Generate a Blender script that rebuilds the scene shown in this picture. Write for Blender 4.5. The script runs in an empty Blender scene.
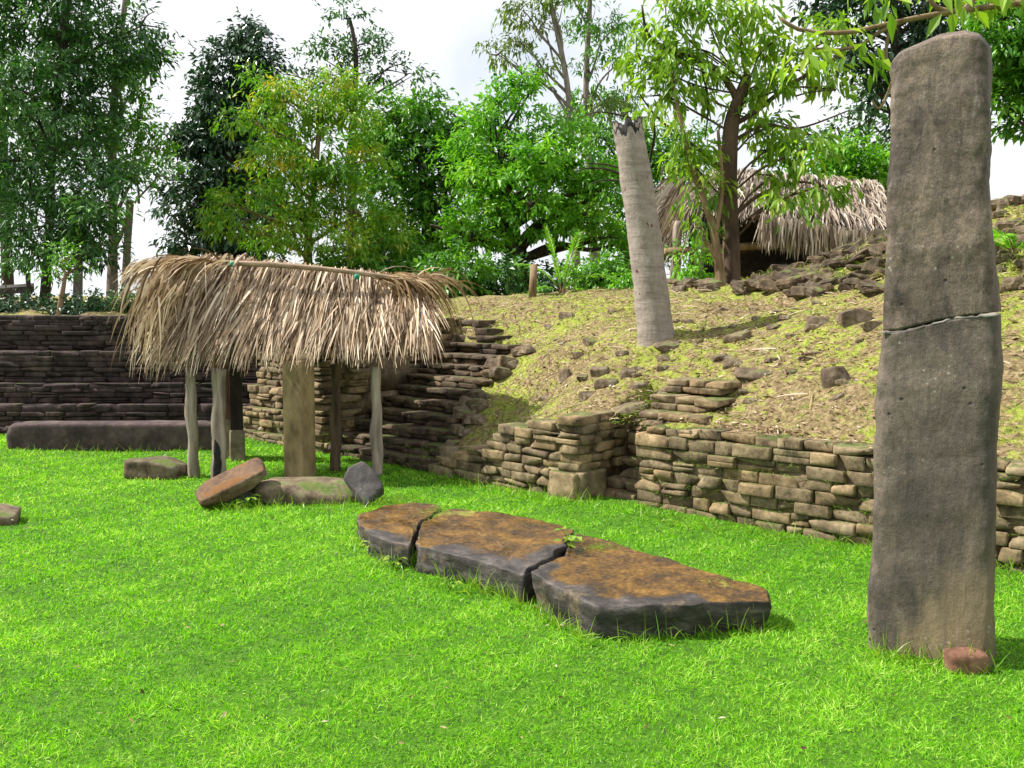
import bpy, math, random
import numpy as np
from mathutils import Vector, noise, Euler

# ------------------------------------------------------------------ camera, sky, sun, exposure
SC = bpy.context.scene
COL = SC.collection
F = 1000.0; W = 1024; H = 768; HOR = 295.0; CZ = 1.65
PITCH = math.atan((H/2-HOR)/F)
cam = bpy.data.objects.new('camera', bpy.data.cameras.new('camera')); COL.objects.link(cam)
cam.location = (0, 0, CZ); cam.rotation_euler = (math.pi/2-PITCH, 0, 0)
cam.data.sensor_width = 36; cam.data.lens = 36*F/W; cam.data.clip_end = 600; cam.data.clip_start = 0.05
SC.camera = cam
SUNV = Vector((-0.80, 0.10, 0.95)).normalized()
sl = bpy.data.lights.new('sun', 'SUN'); sl.energy = 4.9; sl.angle = math.radians(0.6); sl.color = (1.0, 0.955, 0.88)
so = bpy.data.objects.new('sun', sl); COL.objects.link(so)
so.rotation_euler = SUNV.to_track_quat('Z', 'Y').to_euler(); so.location = (-20, 0, 30)
world = bpy.data.worlds.new('World'); SC.world = world; world.use_nodes = True
wn = world.node_tree; wn.nodes.clear()
sky = wn.nodes.new('ShaderNodeTexSky'); sky.sky_type = 'NISHITA'; sky.sun_disc = False
sky.sun_elevation = math.asin(SUNV.z); sky.sun_rotation = math.atan2(SUNV.x, SUNV.y)
tc = wn.nodes.new('ShaderNodeTexCoord'); nz = wn.nodes.new('ShaderNodeTexNoise')
nz.inputs['Scale'].default_value = 2.2; nz.inputs['Detail'].default_value = 6; nz.inputs['Roughness'].default_value = .55
rp = wn.nodes.new('ShaderNodeValToRGB'); rp.color_ramp.elements[0].position = .16; rp.color_ramp.elements[1].position = .47
mx = wn.nodes.new('ShaderNodeMix'); mx.data_type = 'RGBA'; mx.inputs['B'].default_value = (7.0, 7.15, 7.5, 1)
bg = wn.nodes.new('ShaderNodeBackground'); bg.inputs['Strength'].default_value = 0.085
wo = wn.nodes.new('ShaderNodeOutputWorld')
wn.links.new(tc.outputs['Generated'], nz.inputs['Vector']); wn.links.new(nz.outputs['Fac'], rp.inputs['Fac'])
wn.links.new(rp.outputs['Color'], mx.inputs['Factor']); wn.links.new(sky.outputs['Color'], mx.inputs['A'])
wn.links.new(mx.outputs['Result'], bg.inputs['Color']); wn.links.new(bg.outputs['Background'], wo.inputs['Surface'])
SC.view_settings.view_transform = 'Standard'; SC.view_settings.look = 'None'
SC.view_settings.exposure = 0.86; SC.view_settings.gamma = 1; SC.view_settings.use_curve_mapping = False

random.seed(7); R = np.random.default_rng(11)

# ------------------------------------------------------------------ picture <-> place
def ray(px, py):
    dx = (px-W/2)/F; dy = -(py-H/2)/F; c, s = math.cos(PITCH), math.sin(PITCH)
    return np.array([dx, c+dy*s, -s+dy*c])
def at(px, py, Y):
    d = ray(px, py); return np.array([0, 0, CZ])+d*(Y/d[1])
def ground(px, py, z=0.0):
    d = ray(px, py); return np.array([0, 0, CZ])+d*((z-CZ)/d[2])

# ------------------------------------------------------------------ objects
def tag(o, label=None, cat=None, group=None, kind=None):
    if label: o['label'] = label
    if cat: o['category'] = cat
    if group: o['group'] = group
    if kind: o['kind'] = kind
    return o
def empty(name, loc, label, cat, group=None):
    o = bpy.data.objects.new(name, None); COL.objects.link(o); o.location = loc; o.empty_display_size = .1
    return tag(o, label, cat, group)
def mesh(name, V, faces, mat, parent=None, attrs=None, smooth=True, origin=None):
    """faces: list of integer arrays (n,k). verts are in world space; origin (or the parent) becomes the local zero."""
    V = np.asarray(V, dtype=np.float32)
    off = np.array(parent.location if parent else (origin if origin is not None else (0, 0, 0)), dtype=np.float32)
    me = bpy.data.meshes.new(name)
    faces = [np.asarray(f, dtype=np.int32) for f in faces if len(f)]
    li = np.concatenate([f.ravel() for f in faces]); cnt = np.concatenate([np.full(len(f), f.shape[1], np.int32) for f in faces])
    me.vertices.add(len(V)); me.vertices.foreach_set('co', (V-off).ravel())
    me.loops.add(len(li)); me.loops.foreach_set('vertex_index', li)
    me.polygons.add(len(cnt)); st = np.concatenate([[0], np.cumsum(cnt)[:-1]]).astype(np.int32)
    me.polygons.foreach_set('loop_start', st); me.polygons.foreach_set('loop_total', cnt)
    me.polygons.foreach_set('use_smooth', np.full(len(cnt), smooth))
    if attrs:
        for k, a in attrs.items():
            at_ = me.attributes.new(k, 'FLOAT', 'POINT'); at_.data.foreach_set('value', np.asarray(a, dtype=np.float32))
    me.update(calc_edges=True); me.validate()
    me.materials.append(mat)
    o = bpy.data.objects.new(name, me); COL.objects.link(o)
    if parent: o.parent = parent
    elif origin is not None: o.location = origin
    return o

# ------------------------------------------------------------------ materials
def newmat(name):
    m = bpy.data.materials.new(name); m.use_nodes = True; t = m.node_tree; t.nodes.clear(); return m, t
def nd(t, typ, **kw):
    n = t.nodes.new(typ)
    for k, v in kw.items():
        if k in n.inputs: n.inputs[k].default_value = v
        else: setattr(n, k, v)
    return n
def ramp(t, src, cols, pos=None):
    r = t.nodes.new('ShaderNodeValToRGB'); e = r.color_ramp.elements; n = len(cols)
    pos = pos or [i/(n-1) for i in range(n)]
    while len(e) < n: e.new(.5)
    for i in range(n): e[i].position = pos[i]; e[i].color = (*cols[i], 1)
    t.links.new(src, r.inputs['Fac']); return r.outputs['Color']
def mixc(t, fac, a, b, bt='MIX'):
    m = t.nodes.new('ShaderNodeMix'); m.data_type = 'RGBA'; m.blend_type = bt
    for s, v in (('Factor', fac), ('A', a), ('B', b)):
        if isinstance(v, (int, float)): m.inputs[s].default_value = v
        elif isinstance(v, tuple): m.inputs[s].default_value = (*v, 1)
        else: t.links.new(v, m.inputs[s])
    return m.outputs['Result']
def noi(t, scale, detail=6, rough=.6, stretch=None, dist=0):
    c = t.nodes.new('ShaderNodeTexCoord'); n = nd(t, 'ShaderNodeTexNoise', Scale=scale, Detail=detail, Roughness=rough, Distortion=dist)
    if stretch:
        mp = t.nodes.new('ShaderNodeMapping'); mp.inputs['Scale'].default_value = stretch
        t.links.new(c.outputs['Object'], mp.inputs['Vector']); t.links.new(mp.outputs['Vector'], n.inputs['Vector'])
    else: t.links.new(c.outputs['Object'], n.inputs['Vector'])
    return n.outputs['Fac']
def mth(t, op, a, b=None, c=None):
    m = t.nodes.new('ShaderNodeMath'); m.operation = op
    for i, v in enumerate((a, b, c)):
        if v is None: continue
        if isinstance(v, (int, float)): m.inputs[i].default_value = v
        else: t.links.new(v, m.inputs[i])
    return m.outputs[0]
def sstep(t, v, lo, hi):
    m = t.nodes.new('ShaderNodeMapRange'); m.interpolation_type = 'SMOOTHSTEP'
    m.inputs['From Min'].default_value = lo; m.inputs['From Max'].default_value = hi
    t.links.new(v, m.inputs['Value']); return m.outputs['Result']
def attr(t, name):
    a = t.nodes.new('ShaderNodeAttribute'); a.attribute_name = name; return a.outputs['Fac']
def finish(t, col, rough=.85, bump=None, bstr=.4, bdist=.02, spec=.3):
    b = nd(t, 'ShaderNodeBsdfPrincipled'); b.inputs['Specular IOR Level'].default_value = spec
    if isinstance(rough, (int, float)): b.inputs['Roughness'].default_value = rough
    else: t.links.new(rough, b.inputs['Roughness'])
    if isinstance(col, tuple): b.inputs['Base Color'].default_value = (*col, 1)
    else: t.links.new(col, b.inputs['Base Color'])
    if bump is not None:
        n = t.nodes.new('ShaderNodeBump'); n.inputs['Strength'].default_value = bstr; n.inputs['Distance'].default_value = bdist
        t.links.new(bump, n.inputs['Height']); t.links.new(n.outputs['Normal'], b.inputs['Normal'])
    o = t.nodes.new('ShaderNodeOutputMaterial'); t.links.new(b.outputs['BSDF'], o.inputs['Surface'])
def upness(t):
    g = t.nodes.new('ShaderNodeNewGeometry'); s = t.nodes.new('ShaderNodeSeparateXYZ')
    t.links.new(g.outputs['Normal'], s.inputs[0]); return s.outputs['Z']

def stone_mat(name, cols, tints, moss=None, mossamt=.55, scale=9, rough=.9, lichen=None):
    m, t = newmat(name)
    n1 = noi(t, scale, 8, .65); n2 = noi(t, scale*5, 5, .7)
    c = ramp(t, n1, cols, [.3, .5, .7] if len(cols) == 3 else None)
    c = mixc(t, .75, c, ramp(t, attr(t, 'tint'), tints), 'MULTIPLY')
    c = mixc(t, .5, c, ramp(t, n2, [(.35, .35, .35), (1, 1, 1), (1.3, 1.3, 1.3)], [.3, .5, .72]), 'MULTIPLY')
    if lichen: c = mixc(t, mth(t, 'MULTIPLY', sstep(t, noi(t, 6, 8, .7), .56, .66), .6), c, lichen)
    if moss:
        up = upness(t); k = mth(t, 'ADD', mth(t, 'MULTIPLY', up, .35), noi(t, 3.2, 8, .7))
        k = sstep(t, k, mossamt, mossamt+.14)
        c = mixc(t, k, c, mixc(t, n2, moss, tuple(x*1.8 for x in moss)))
    h = mth(t, 'ADD', n1, mth(t, 'MULTIPLY', n2, .5))
    finish(t, c, rough, h, .7, .012); return m
WHT = [(.55, .5, .45), (1, 1, 1), (1.35, 1.2, 1.0)]
M = {}
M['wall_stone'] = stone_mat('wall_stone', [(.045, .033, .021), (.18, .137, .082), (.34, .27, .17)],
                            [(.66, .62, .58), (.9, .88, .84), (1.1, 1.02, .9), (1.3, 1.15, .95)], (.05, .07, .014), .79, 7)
M['shaded_wall_stone'] = stone_mat('shaded_wall_stone', [(.013, .009, .009), (.045, .031, .030), (.10, .074, .068)], WHT, (.04, .055, .012), .84, 7)  # wall stone toned down, the shade of the trees put into its colour
M['step_stone'] = stone_mat('step_stone', [(.025, .017, .013), (.085, .062, .042), (.18, .135, .085)], WHT, (.05, .065, .012), .82, 7)
M['rock'] = stone_mat('rock', [(.04, .029, .019), (.14, .105, .068), (.27, .21, .145)], [(.6, .55, .5), (1, 1, 1), (1.3, 1.25, 1.15)], (.06, .09, .015), .80, 7, lichen=(.28, .26, .22))
M['rubble'] = stone_mat('rubble', [(.025, .018, .012), (.09, .068, .044), (.2, .16, .11)], WHT, (.07, .11, .015), .82, 7)
M['red_rock'] = stone_mat('red_rock', [(.06, .03, .02), (.15, .075, .05), (.25, .16, .11)], WHT, None, 0, 9)
M['purple_log'] = stone_mat('purple_log', [(.02, .014, .016), (.06, .043, .045), (.12, .09, .088)], WHT, (.03, .045, .01), .95, 4)

def leaf_mat(name, cols, trans=.3, rough=.42, spec=.4, tc_=(1.5, 1.6, .7)):
    m, t = newmat(name)
    c = ramp(t, attr(t, 'tint'), cols)
    b = nd(t, 'ShaderNodeBsdfPrincipled', Roughness=rough); b.inputs['Specular IOR Level'].default_value = spec
    t.links.new(c, b.inputs['Base Color'])
    tr = t.nodes.new('ShaderNodeBsdfTranslucent'); t.links.new(mixc(t, 1.0, c, tc_, 'MULTIPLY'), tr.inputs['Color'])
    mxs = t.nodes.new('ShaderNodeMixShader'); mxs.inputs[0].default_value = trans
    t.links.new(b.outputs[0], mxs.inputs[1]); t.links.new(tr.outputs[0], mxs.inputs[2])
    o = t.nodes.new('ShaderNodeOutputMaterial'); t.links.new(mxs.outputs[0], o.inputs['Surface']); return m
M['grass'] = leaf_mat('grass', [(.03, .12, .005), (.115, .36, .007), (.25, .54, .012), (.52, .66, .16)], .4, .5, .3)
M['weed'] = leaf_mat('weed', [(.07, .2, .01), (.16, .32, .02), (.3, .38, .05)], .35)
M['slope_grass'] = leaf_mat('slope_grass', [(.07, .15, .012), (.17, .28, .025), (.34, .38, .06), (.50, .43, .17)], .3)
M['litter'] = leaf_mat('litter', [(.07, .035, .018), (.2, .12, .06), (.38, .27, .16), (.5, .42, .32)], .1, .8, tc_=(1.2, 1.05, .85))
M['thatch'] = leaf_mat('thatch', [(.05, .028, .015), (.25, .17, .10), (.50, .385, .265), (.76, .65, .50)], .15, .65, .2, tc_=(1.2, 1.05, .85))
M['thatch_old'] = leaf_mat('thatch_old', [(.10, .07, .05), (.24, .19, .14), (.38, .32, .26), (.52, .46, .4)], .12, .7, .2, tc_=(1.2, 1.05, .85))
M['thatch_yellow'] = leaf_mat('thatch_yellow', [(.12, .07, .03), (.28, .18, .08), (.42, .31, .16)], .35, .6, tc_=(1.2, 1.05, .85))

def simple(name, c1, c2, scale=6, stretch=None, rough=.85, bstr=.5, pos=None):
    m, t = newmat(name); n = noi(t, scale, 7, .65, stretch)
    finish(t, ramp(t, n, [c1, c2], pos or [.35, .68]), rough, n, bstr, .01); return m
M['bark_dark'] = simple('bark_dark', (.018, .013, .010), (.09, .065, .05), 8, (1, 1, .25))
M['bark_brown'] = simple('bark_brown', (.035, .022, .014), (.15, .095, .06), 8, (1, 1, .25))
M['bark_grey'] = simple('bark_grey', (.10, .08, .065), (.30, .26, .22), 8, (1, 1, .3))
M['bark_tan'] = simple('bark_tan', (.12, .075, .035), (.34, .24, .14), 8, (1, 1, .3))
M['thatch_core'] = simple('thatch_core', (.03, .018, .010), (.12, .08, .05), 20, (1, 1, .2))
M['post_wood'] = simple('post_wood', (.12, .09, .07), (.46, .38, .31), 14, (1, 1, .12))
M['post_dark'] = simple('post_dark', (.04, .025, .016), (.16, .105, .065), 14, (1, 1, .12))
M['char'] = simple('char', (.006, .006, .008), (.03, .026, .026), 20)
M['pole_wood'] = simple('pole_wood', (.20, .13, .08), (.46, .34, .24), 16, (.3, 1, 1))
M['pillar_stone'] = simple('pillar_stone', (.13, .09, .045), (.40, .29, .15), 6, (1, 1, .5), .85)
M['pillar_red'] = simple('pillar_red', (.08, .03, .018), (.19, .085, .05), 8, (1, 1, .3))
M['pillar_dark'] = simple('pillar_dark', (.014, .009, .008), (.05, .035, .03), 8, (1, 1, .3))
M['base_stone'] = simple('base_stone', (.12, .09, .06), (.3, .24, .17), 8)
M['twine'] = simple('twine', (.02, .22, .13), (.05, .32, .2), 30)
M['mortar'] = simple('mortar', (.08, .072, .064), (.30, .28, .25), 14)
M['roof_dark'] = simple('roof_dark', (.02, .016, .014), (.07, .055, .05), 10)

def ground_mat():
    m, t = newmat('lawn_soil'); n = noi(t, 14, 8, .7); n2 = noi(t, .9, 3, .5)
    c = ramp(t, n, [(.015, .045, .003), (.05, .13, .005), (.085, .19, .008)], [.3, .5, .7])
    c = mixc(t, .4, c, ramp(t, n2, [(.7, .8, .7), (1.2, 1.15, 1)], [.3, .7]), 'MULTIPLY')
    finish(t, c, .95, n, .6, .02); return m
def slope_mat():
    m, t = newmat('slope_soil'); n = noi(t, 5, 9, .7); n2 = noi(t, 26, 7, .7); n3 = noi(t, 1.1, 6, .6)
    soil = ramp(t, n2, [(.05, .032, .015), (.20, .145, .07), (.40, .31, .175)], [.3, .5, .7])
    gr = ramp(t, n2, [(.07, .10, .010), (.23, .28, .03), (.40, .38, .10)], [.3, .5, .7])
    k = sstep(t, mth(t, 'ADD', mth(t, 'MULTIPLY', noi(t, 12, 8, .75), .65), mth(t, 'MULTIPLY', n3, .35)), .475, .56)
    finish(t, mixc(t, k, soil, gr), .95, mth(t, 'ADD', n, n2), .9, .03); return m
M['lawn_soil'] = ground_mat(); M['slope_soil'] = slope_mat()

def stela_mat():
    m, t = newmat('stela_stone')
    n1 = noi(t, 3.2, 9, .68, (1.3, 1.3, .55), .6); n2 = noi(t, 38, 5, .75); n3 = noi(t, 1.5, 5, .6, (1, 1, .5)); n4 = noi(t, 11, 8, .7, (1.6, 1.6, .35))
    c = ramp(t, n1, [(.036, .026, .020), (.10, .074, .055), (.20, .152, .112)], [.36, .5, .65])
    c = mixc(t, sstep(t, n3, .5, .64), c, ramp(t, n4, [(.085, .06, .038), (.19, .14, .09)], [.35, .65]))
    c = mixc(t, mth(t, 'MULTIPLY', sstep(t, n4, .58, .72), .5), c, (.26, .235, .20))
    c = mixc(t, .8, c, ramp(t, n2, [(.4, .4, .4), (1, 1, 1), (1.6, 1.55, 1.5)], [.3, .5, .7]), 'MULTIPLY')
    n5 = noi(t, 130, 4, .8); c = mixc(t, .6, c, ramp(t, n5, [(.5, .5, .5), (1, 1, 1), (1.6, 1.6, 1.6)], [.34, .5, .68]), 'MULTIPLY')
    low = attr(t, 'low')
    c = mixc(t, mth(t, 'MULTIPLY', low, sstep(t, n3, .47, .58)), c, ramp(t, n4, [(.17, .115, .06), (.31, .225, .125)], [.35, .65]))
    c = mixc(t, mth(t, 'MULTIPLY', attr(t, 'tint'), .35), c, (.066, .058, .055))
    v2 = nd(t, 'ShaderNodeTexVoronoi', Scale=30.0); tc2 = t.nodes.new('ShaderNodeTexCoord'); t.links.new(tc2.outputs['Object'], v2.inputs['Vector'])
    sp = mth(t, 'MULTIPLY', mth(t, 'SUBTRACT', 1, sstep(t, v2.outputs['Distance'], .10, .26)), sstep(t, noi(t, 2.6, 5, .6), .54, .62))
    c = mixc(t, mth(t, 'MULTIPLY', sp, .75), c, (.34, .31, .25))
    v = nd(t, 'ShaderNodeTexVoronoi', Scale=9.0); tcn = t.nodes.new('ShaderNodeTexCoord'); t.links.new(tcn.outputs['Object'], v.inputs['Vector'])
    pit = sstep(t, v.outputs['Distance'], .03, .10)
    c = mixc(t, pit, (.03, .024, .02), c)
    hgt = mth(t, 'ADD', mth(t, 'ADD', n4, mth(t, 'MULTIPLY', n2, .6)), mth(t, 'MULTIPLY', pit, .5))
    finish(t, c, .7, hgt, .55, .014, .45); return m
M['stela_stone'] = stela_mat()

def slab_mat():
    m, t = newmat('slab_stone')
    n1 = noi(t, 5, 9, .7); n2 = noi(t, 40, 6, .7); n3 = noi(t, 2.3, 7, .65); n4 = noi(t, 9, 8, .7, (.8, .8, 2.6))
    rock = ramp(t, n4, [(.014, .011, .010), (.042, .034, .031), (.14, .115, .10)], [.34, .52, .7])
    rock = mixc(t, mth(t, 'MULTIPLY', sstep(t, n1, .6, .7), .7), rock, (.16, .09, .03))
    mossy = ramp(t, mth(t, 'ADD', mth(t, 'MULTIPLY', n1, .65), mth(t, 'MULTIPLY', n2, .35)), [(.014, .008, .003), (.055, .027, .004), (.13, .064, .007), (.26, .15, .025)], [.36, .46, .56, .68])
    grn = mixc(t, n2, (.10, .11, .012), (.30, .30, .05))
    mossy = mixc(t, sstep(t, mth(t, 'ADD', n3, attr(t, 'green')), .70, .80), mossy, grn)
    k = sstep(t, mth(t, 'ADD', mth(t, 'ADD', attr(t, 'rim'), mth(t, 'MULTIPLY', n1, .22)), mth(t, 'MULTIPLY', n3, .1)), .25, .32)
    k = mth(t, 'MULTIPLY', k, sstep(t, upness(t), .55, .8))
    rock = mixc(t, sstep(t, noi(t, 3.7, 7, .7), .56, .66), rock, ramp(t, n2, [(.05, .035, .018), (.17, .125, .07)], [.35, .65]))
    c = mixc(t, k, rock, mossy)
    rg = ramp(t, n3, [(.18, .18, .18), (.85, .85, .85)], [.42, .54]); rg = mixc(t, k, (.68, .68, .68), rg)
    finish(t, c, rg, mth(t, 'ADD', mth(t, 'ADD', n4, n1), mth(t, 'MULTIPLY', n2, .4)), .6, .012, .45); return m
M['slab_stone'] = slab_mat()

def palm_mat():
    m, t = newmat('palm_bark'); n = noi(t, 4, 7, .65, (1, 1, 5)); n2 = noi(t, 30, 5, .7, (1, 1, .4)); n3 = noi(t, 9, 4, .6)
    c = ramp(t, mth(t, 'ADD', mth(t, 'MULTIPLY', n, .6), mth(t, 'MULTIPLY', n2, .4)), [(.14, .11, .09), (.28, .235, .20), (.40, .35, .30)], [.3, .5, .72])
    c = mixc(t, sstep(t, n3, .67, .71), c, (.10, .035, .02))
    finish(t, c, .85, mth(t, 'ADD', n, n2), .5, .015); return m
M['palm_bark'] = palm_mat()

# ------------------------------------------------------------------ shape tools
def cube_template(n):
    vs = {}; V = []; Fc = []
    def wrp(a):
        x = -1+2*a/n
        if n == 5: return (-1, -.90, -.35, .35, .90, 1)[a]
        return math.copysign(abs(x)**.75, x)
    def vid(p):
        k = tuple(round(x, 5) for x in p)
        if k not in vs: vs[k] = len(V); V.append(k)
        return vs[k]
    for ax in range(3):
        for sg in (-1, 1):
            for i in range(n):
                for j in range(n):
                    q = []
                    for a, b in ((i, j), (i+1, j), (i+1, j+1), (i, j+1)):
                        p = [0, 0, 0]; p[ax] = sg; p[(ax+1) % 3] = wrp(a); p[(ax+2) % 3] = wrp(b); q.append(vid(p))
                    Fc.append(q if sg > 0 else q[::-1])
    return np.array(V, float), np.array(Fc)
TEMP = {n: cube_template(n) for n in (4, 5, 8, 14)}
def stones(cen, half, yaw, n=4, k=7.0, cuts=3, rough=.07, tilt=None, seed=0):
    """many rounded, chipped blocks at once -> verts, quads, tint per vertex"""
    r = np.random.default_rng(seed); T, Q = TEMP[n]; N = len(cen)
    b = T/((np.abs(T)**k).sum(1)**(1/k))[:, None]
    P = np.repeat(b[None], N, 0)
    for _ in range(cuts):
        nn = r.normal(size=(N, 3)); nn /= np.linalg.norm(nn, axis=1)[:, None]
        dd = r.uniform(.70 if cuts > 6 else .95, 1.2, N); pr = np.einsum('ntk,nk->nt', P, nn); ex = np.maximum(pr-dd[:, None], 0)
        P = P-ex[..., None]*nn[:, None, :]
    for a in range(3):
        for fr in (1.7, 3.9, 8.0):
            w = r.normal(size=(N, 3)); w /= np.linalg.norm(w, axis=1)[:, None]; ph = r.uniform(0, 6.28, N)
            P[..., a] += rough*(1.2/fr)*np.sin(np.einsum('ntk,nk->nt', P, w)*fr+ph[:, None])
    P = P*np.asarray(half)[:, None, :]
    if tilt is not None:
        for i in range(N):
            Rm = np.array(Euler(tilt[i]).to_matrix()); P[i] = P[i]@Rm.T
    c, s = np.cos(yaw), np.sin(yaw)
    X = P[..., 0]*c[:, None]-P[..., 1]*s[:, None]; Y = P[..., 0]*s[:, None]+P[..., 1]*c[:, None]
    P = np.stack([X, Y, P[..., 2]], -1)+np.asarray(cen)[:, None, :]
    Qs = (Q[None]+(np.arange(N)*len(T))[:, None, None]).reshape(-1, 4)
    return P.reshape(-1, 3), Qs, np.repeat(r.uniform(0, 1, N), len(T))

def ribbons(P0, D0, L, Wd, grav=0., nseg=4, seed=0, taper=1., facing=None, tw=.6, tint=None):
    """N thin strips that start at P0 along D0 and bend down; verts, quads, tint"""
    r = np.random.default_rng(seed); N = len(P0); D = D0/np.linalg.norm(D0, axis=1)[:, None]
    p = P0.copy(); pts = [p.copy()]; dirs = [D.copy()]
    g = np.broadcast_to(np.asarray(grav, float), (N,))
    for i in range(nseg):
        D = D+np.array([0, 0, -1])*(g/nseg)[:, None]; D /= np.linalg.norm(D, axis=1)[:, None]
        p = p+D*(L/nseg)[:, None]; pts.append(p.copy()); dirs.append(D.copy())
    pts = np.stack(pts, 1); dirs = np.stack(dirs, 1)
    fn = np.array([0, -1., .3]) if facing is None else facing
    side = np.cross(dirs[:, 0], fn)+r.normal(size=(N, 3))*tw; side -= dirs[:, 0]*(side*dirs[:, 0]).sum(1)[:, None]
    side /= np.linalg.norm(side, axis=1)[:, None]+1e-9
    u = np.linspace(0, 1, nseg+1); w = np.clip(1-taper*u**1.6, .05, 1)*np.clip(.55+u*4, 0, 1)
    off = side[:, None, :]*(Wd[:, None]*w[None]/2)[..., None]
    V = np.stack([pts-off, pts+off], 2).reshape(N, -1, 3)
    m = 2*(nseg+1); base = (np.arange(N)*m)[:, None, None]; q = np.array([[2*i, 2*i+1, 2*i+3, 2*i+2] for i in range(nseg)])[None]
    tv = r.uniform(0, 1, N) if tint is None else tint
    return V.reshape(-1, 3), (q+base).reshape(-1, 4), np.repeat(tv, m)

def join(parts):
    V = []; Q = []; T = []; o = 0
    for v, q, t in parts: V.append(v); Q.append(np.asarray(q)+o); T.append(t); o += len(v)
    return np.concatenate(V), np.concatenate(Q), np.concatenate(T)

def tube(path, rad, sides=8, wob=.0, seed=0, cap=True):
    path = np.asarray(path, float); n = len(path); rad = np.broadcast_to(np.asarray(rad, float), (n,))
    d = np.gradient(path, axis=0); d /= np.linalg.norm(d, axis=1)[:, None]+1e-9
    ref = np.array([0, 1., 0]) if abs(d[0][1]) < .8 else np.array([1., 0, 0])
    a = np.cross(d, ref); a /= np.linalg.norm(a, axis=1)[:, None]; b = np.cross(d, a)
    th = np.linspace(0, 2*np.pi, sides, endpoint=False); r = np.random.default_rng(seed); ph = r.uniform(0, 6.28, 3)
    rr = rad[:, None]*(1+wob*np.sin(2*th[None]+ph[0]+np.arange(n)[:, None]*.35)+wob*.6*np.sin(3*th[None]+ph[1]-np.arange(n)[:, None]*.5))
    V = path[:, None, :]+rr[..., None]*(np.cos(th)[None, :, None]*a[:, None, :]+np.sin(th)[None, :, None]*b[:, None, :])
    V = V.reshape(-1, 3); Q = []
    for i in range(n-1):
        for j in range(sides):
            j2 = (j+1) % sides; Q.append((i*sides+j, i*sides+j2, (i+1)*sides+j2, (i+1)*sides+j))
    if cap:
        V = np.vstack([V, path[0], path[-1]]); c0, c1 = len(V)-2, len(V)-1
        for j in range(0, sides):
            j2 = (j+1) % sides; Q.append((c0, j2, j, j)); Q.append((c1, (n-1)*sides+j, (n-1)*sides+j2, (n-1)*sides+j2))
    Q = np.array(Q)
    return V, Q, np.zeros(len(V))
def mesh_q(name, part, mat, parent=None, origin=None, smooth=True, extra=None):
    V, Q, T = part; Q = np.asarray(Q); deg = Q[:, 2] == Q[:, 3]
    at_ = {'tint': T}
    if extra: at_.update(extra)
    return mesh(name, V, [Q[~deg], Q[deg][:, :3]], mat, parent, at_, smooth, origin)
def curve(pts, n):
    """smooth path through points"""
    pts = np.asarray(pts, float); t = np.linspace(0, len(pts)-1, n); out = []
    for u in t:
        i = min(int(u), len(pts)-2); f = u-i
        p0, p1, p2, p3 = pts[max(i-1, 0)], pts[i], pts[i+1], pts[min(i+2, len(pts)-1)]
        out.append(.5*((2*p1)+(-p0+p2)*f+(2*p0-5*p1+4*p2-p3)*f*f+(-p0+3*p1-3*p2+p3)*f**3))
    return np.array(out)

# ------------------------------------------------------------------ the lie of the land
S0 = np.array([-.76, 9.30]); TD = np.array([.740, -.672]); TD /= np.linalg.norm(TD); ND = np.array([-TD[1], TD[0]])   # along / into the terrace
def sd(x, y): q = np.array([x, y])-S0; return q@TD, q@ND
def xy(s, d): return S0+s*TD+d*ND
CT = []
for px, py, Y in [(1024, 466, 6.0), (870, 456, 6.65), (780, 443, 7.1), (700, 428, 7.6), (625, 412, 8.3), (570, 417, 8.25), (530, 428, 8.6), (500, 445, 8.9), (460, 459, 9.2), (434, 465, 9.42),
                  (470, 405, 10.2), (515, 350, 11.2), (540, 350, 10.6), (560, 400, 9.2), (600, 370, 9.2), (600, 335, 10.2), (655, 336, 9.6), (700, 372, 8.7), (760, 400, 7.8), (760, 360, 8.4),
                  (850, 400, 7.3), (850, 345, 8.1), (820, 310, 9.2), (740, 320, 9.8), (480, 306, 12.6), (450, 320, 12.5), (560, 299, 12.3), (640, 292, 12), (720, 286, 12.6), (800, 282, 10.6), (860, 290, 9.6),
                  (870, 243, 11.4), (800, 274, 11.6), (1010, 380, 6.9), (1010, 300, 7.9), (1010, 245, 8.9), (1010, 203, 10.), (940, 250, 9.6), (940, 225, 11), (920, 350, 7.6)]:
    CT.append(at(px, py, Y))
for p in [(-2, 14, 1.55), (0, 16, 1.6), (-4, 20, 1.5), (-12, 14, 1.38), (-5, 12.9, 1.38), (-3, 12.6, 1.36), (-1.6, 11, 1.34), (-.6, 11.6, 1.2), (-8, 12.9, 1.38), (3.6, 16, 1.65), (3.2, 14, 1.72), (5.6, 14, 2.35), (5, 12.5, 2.3),
          (8, 14, 3.2), (10, 20, 3.2), (0, 30, 1.6), (-20, 30, 1.4), (20, 30, 3.2), (6, 20, 2.0), (4, 22, 1.7), (60, 70, 3), (0, 70, 1.6), (-60, 70, 1.4), (-40, 14, 1.38), (6, 4, .66), (12, -2, .7), (10, 6, 2.6), (20, 6, 3.2), (60, 20, 3)]:
    CT.append(np.array(p, float))
CT = np.array(CT)
def _k(a, b): r_ = np.linalg.norm(a[:, None]-b[None], axis=2); return np.sqrt(r_**2+.15)
_A = _k(CT[:, :2], CT[:, :2]); n_ = len(CT); _P = np.c_[np.ones(n_), CT[:, :2]]
_L = np.block([[-_A+np.eye(n_)*.05, _P], [_P.T, np.zeros((3, 3))]]); _w = np.linalg.solve(_L, np.r_[CT[:, 2], 0, 0, 0])
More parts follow.
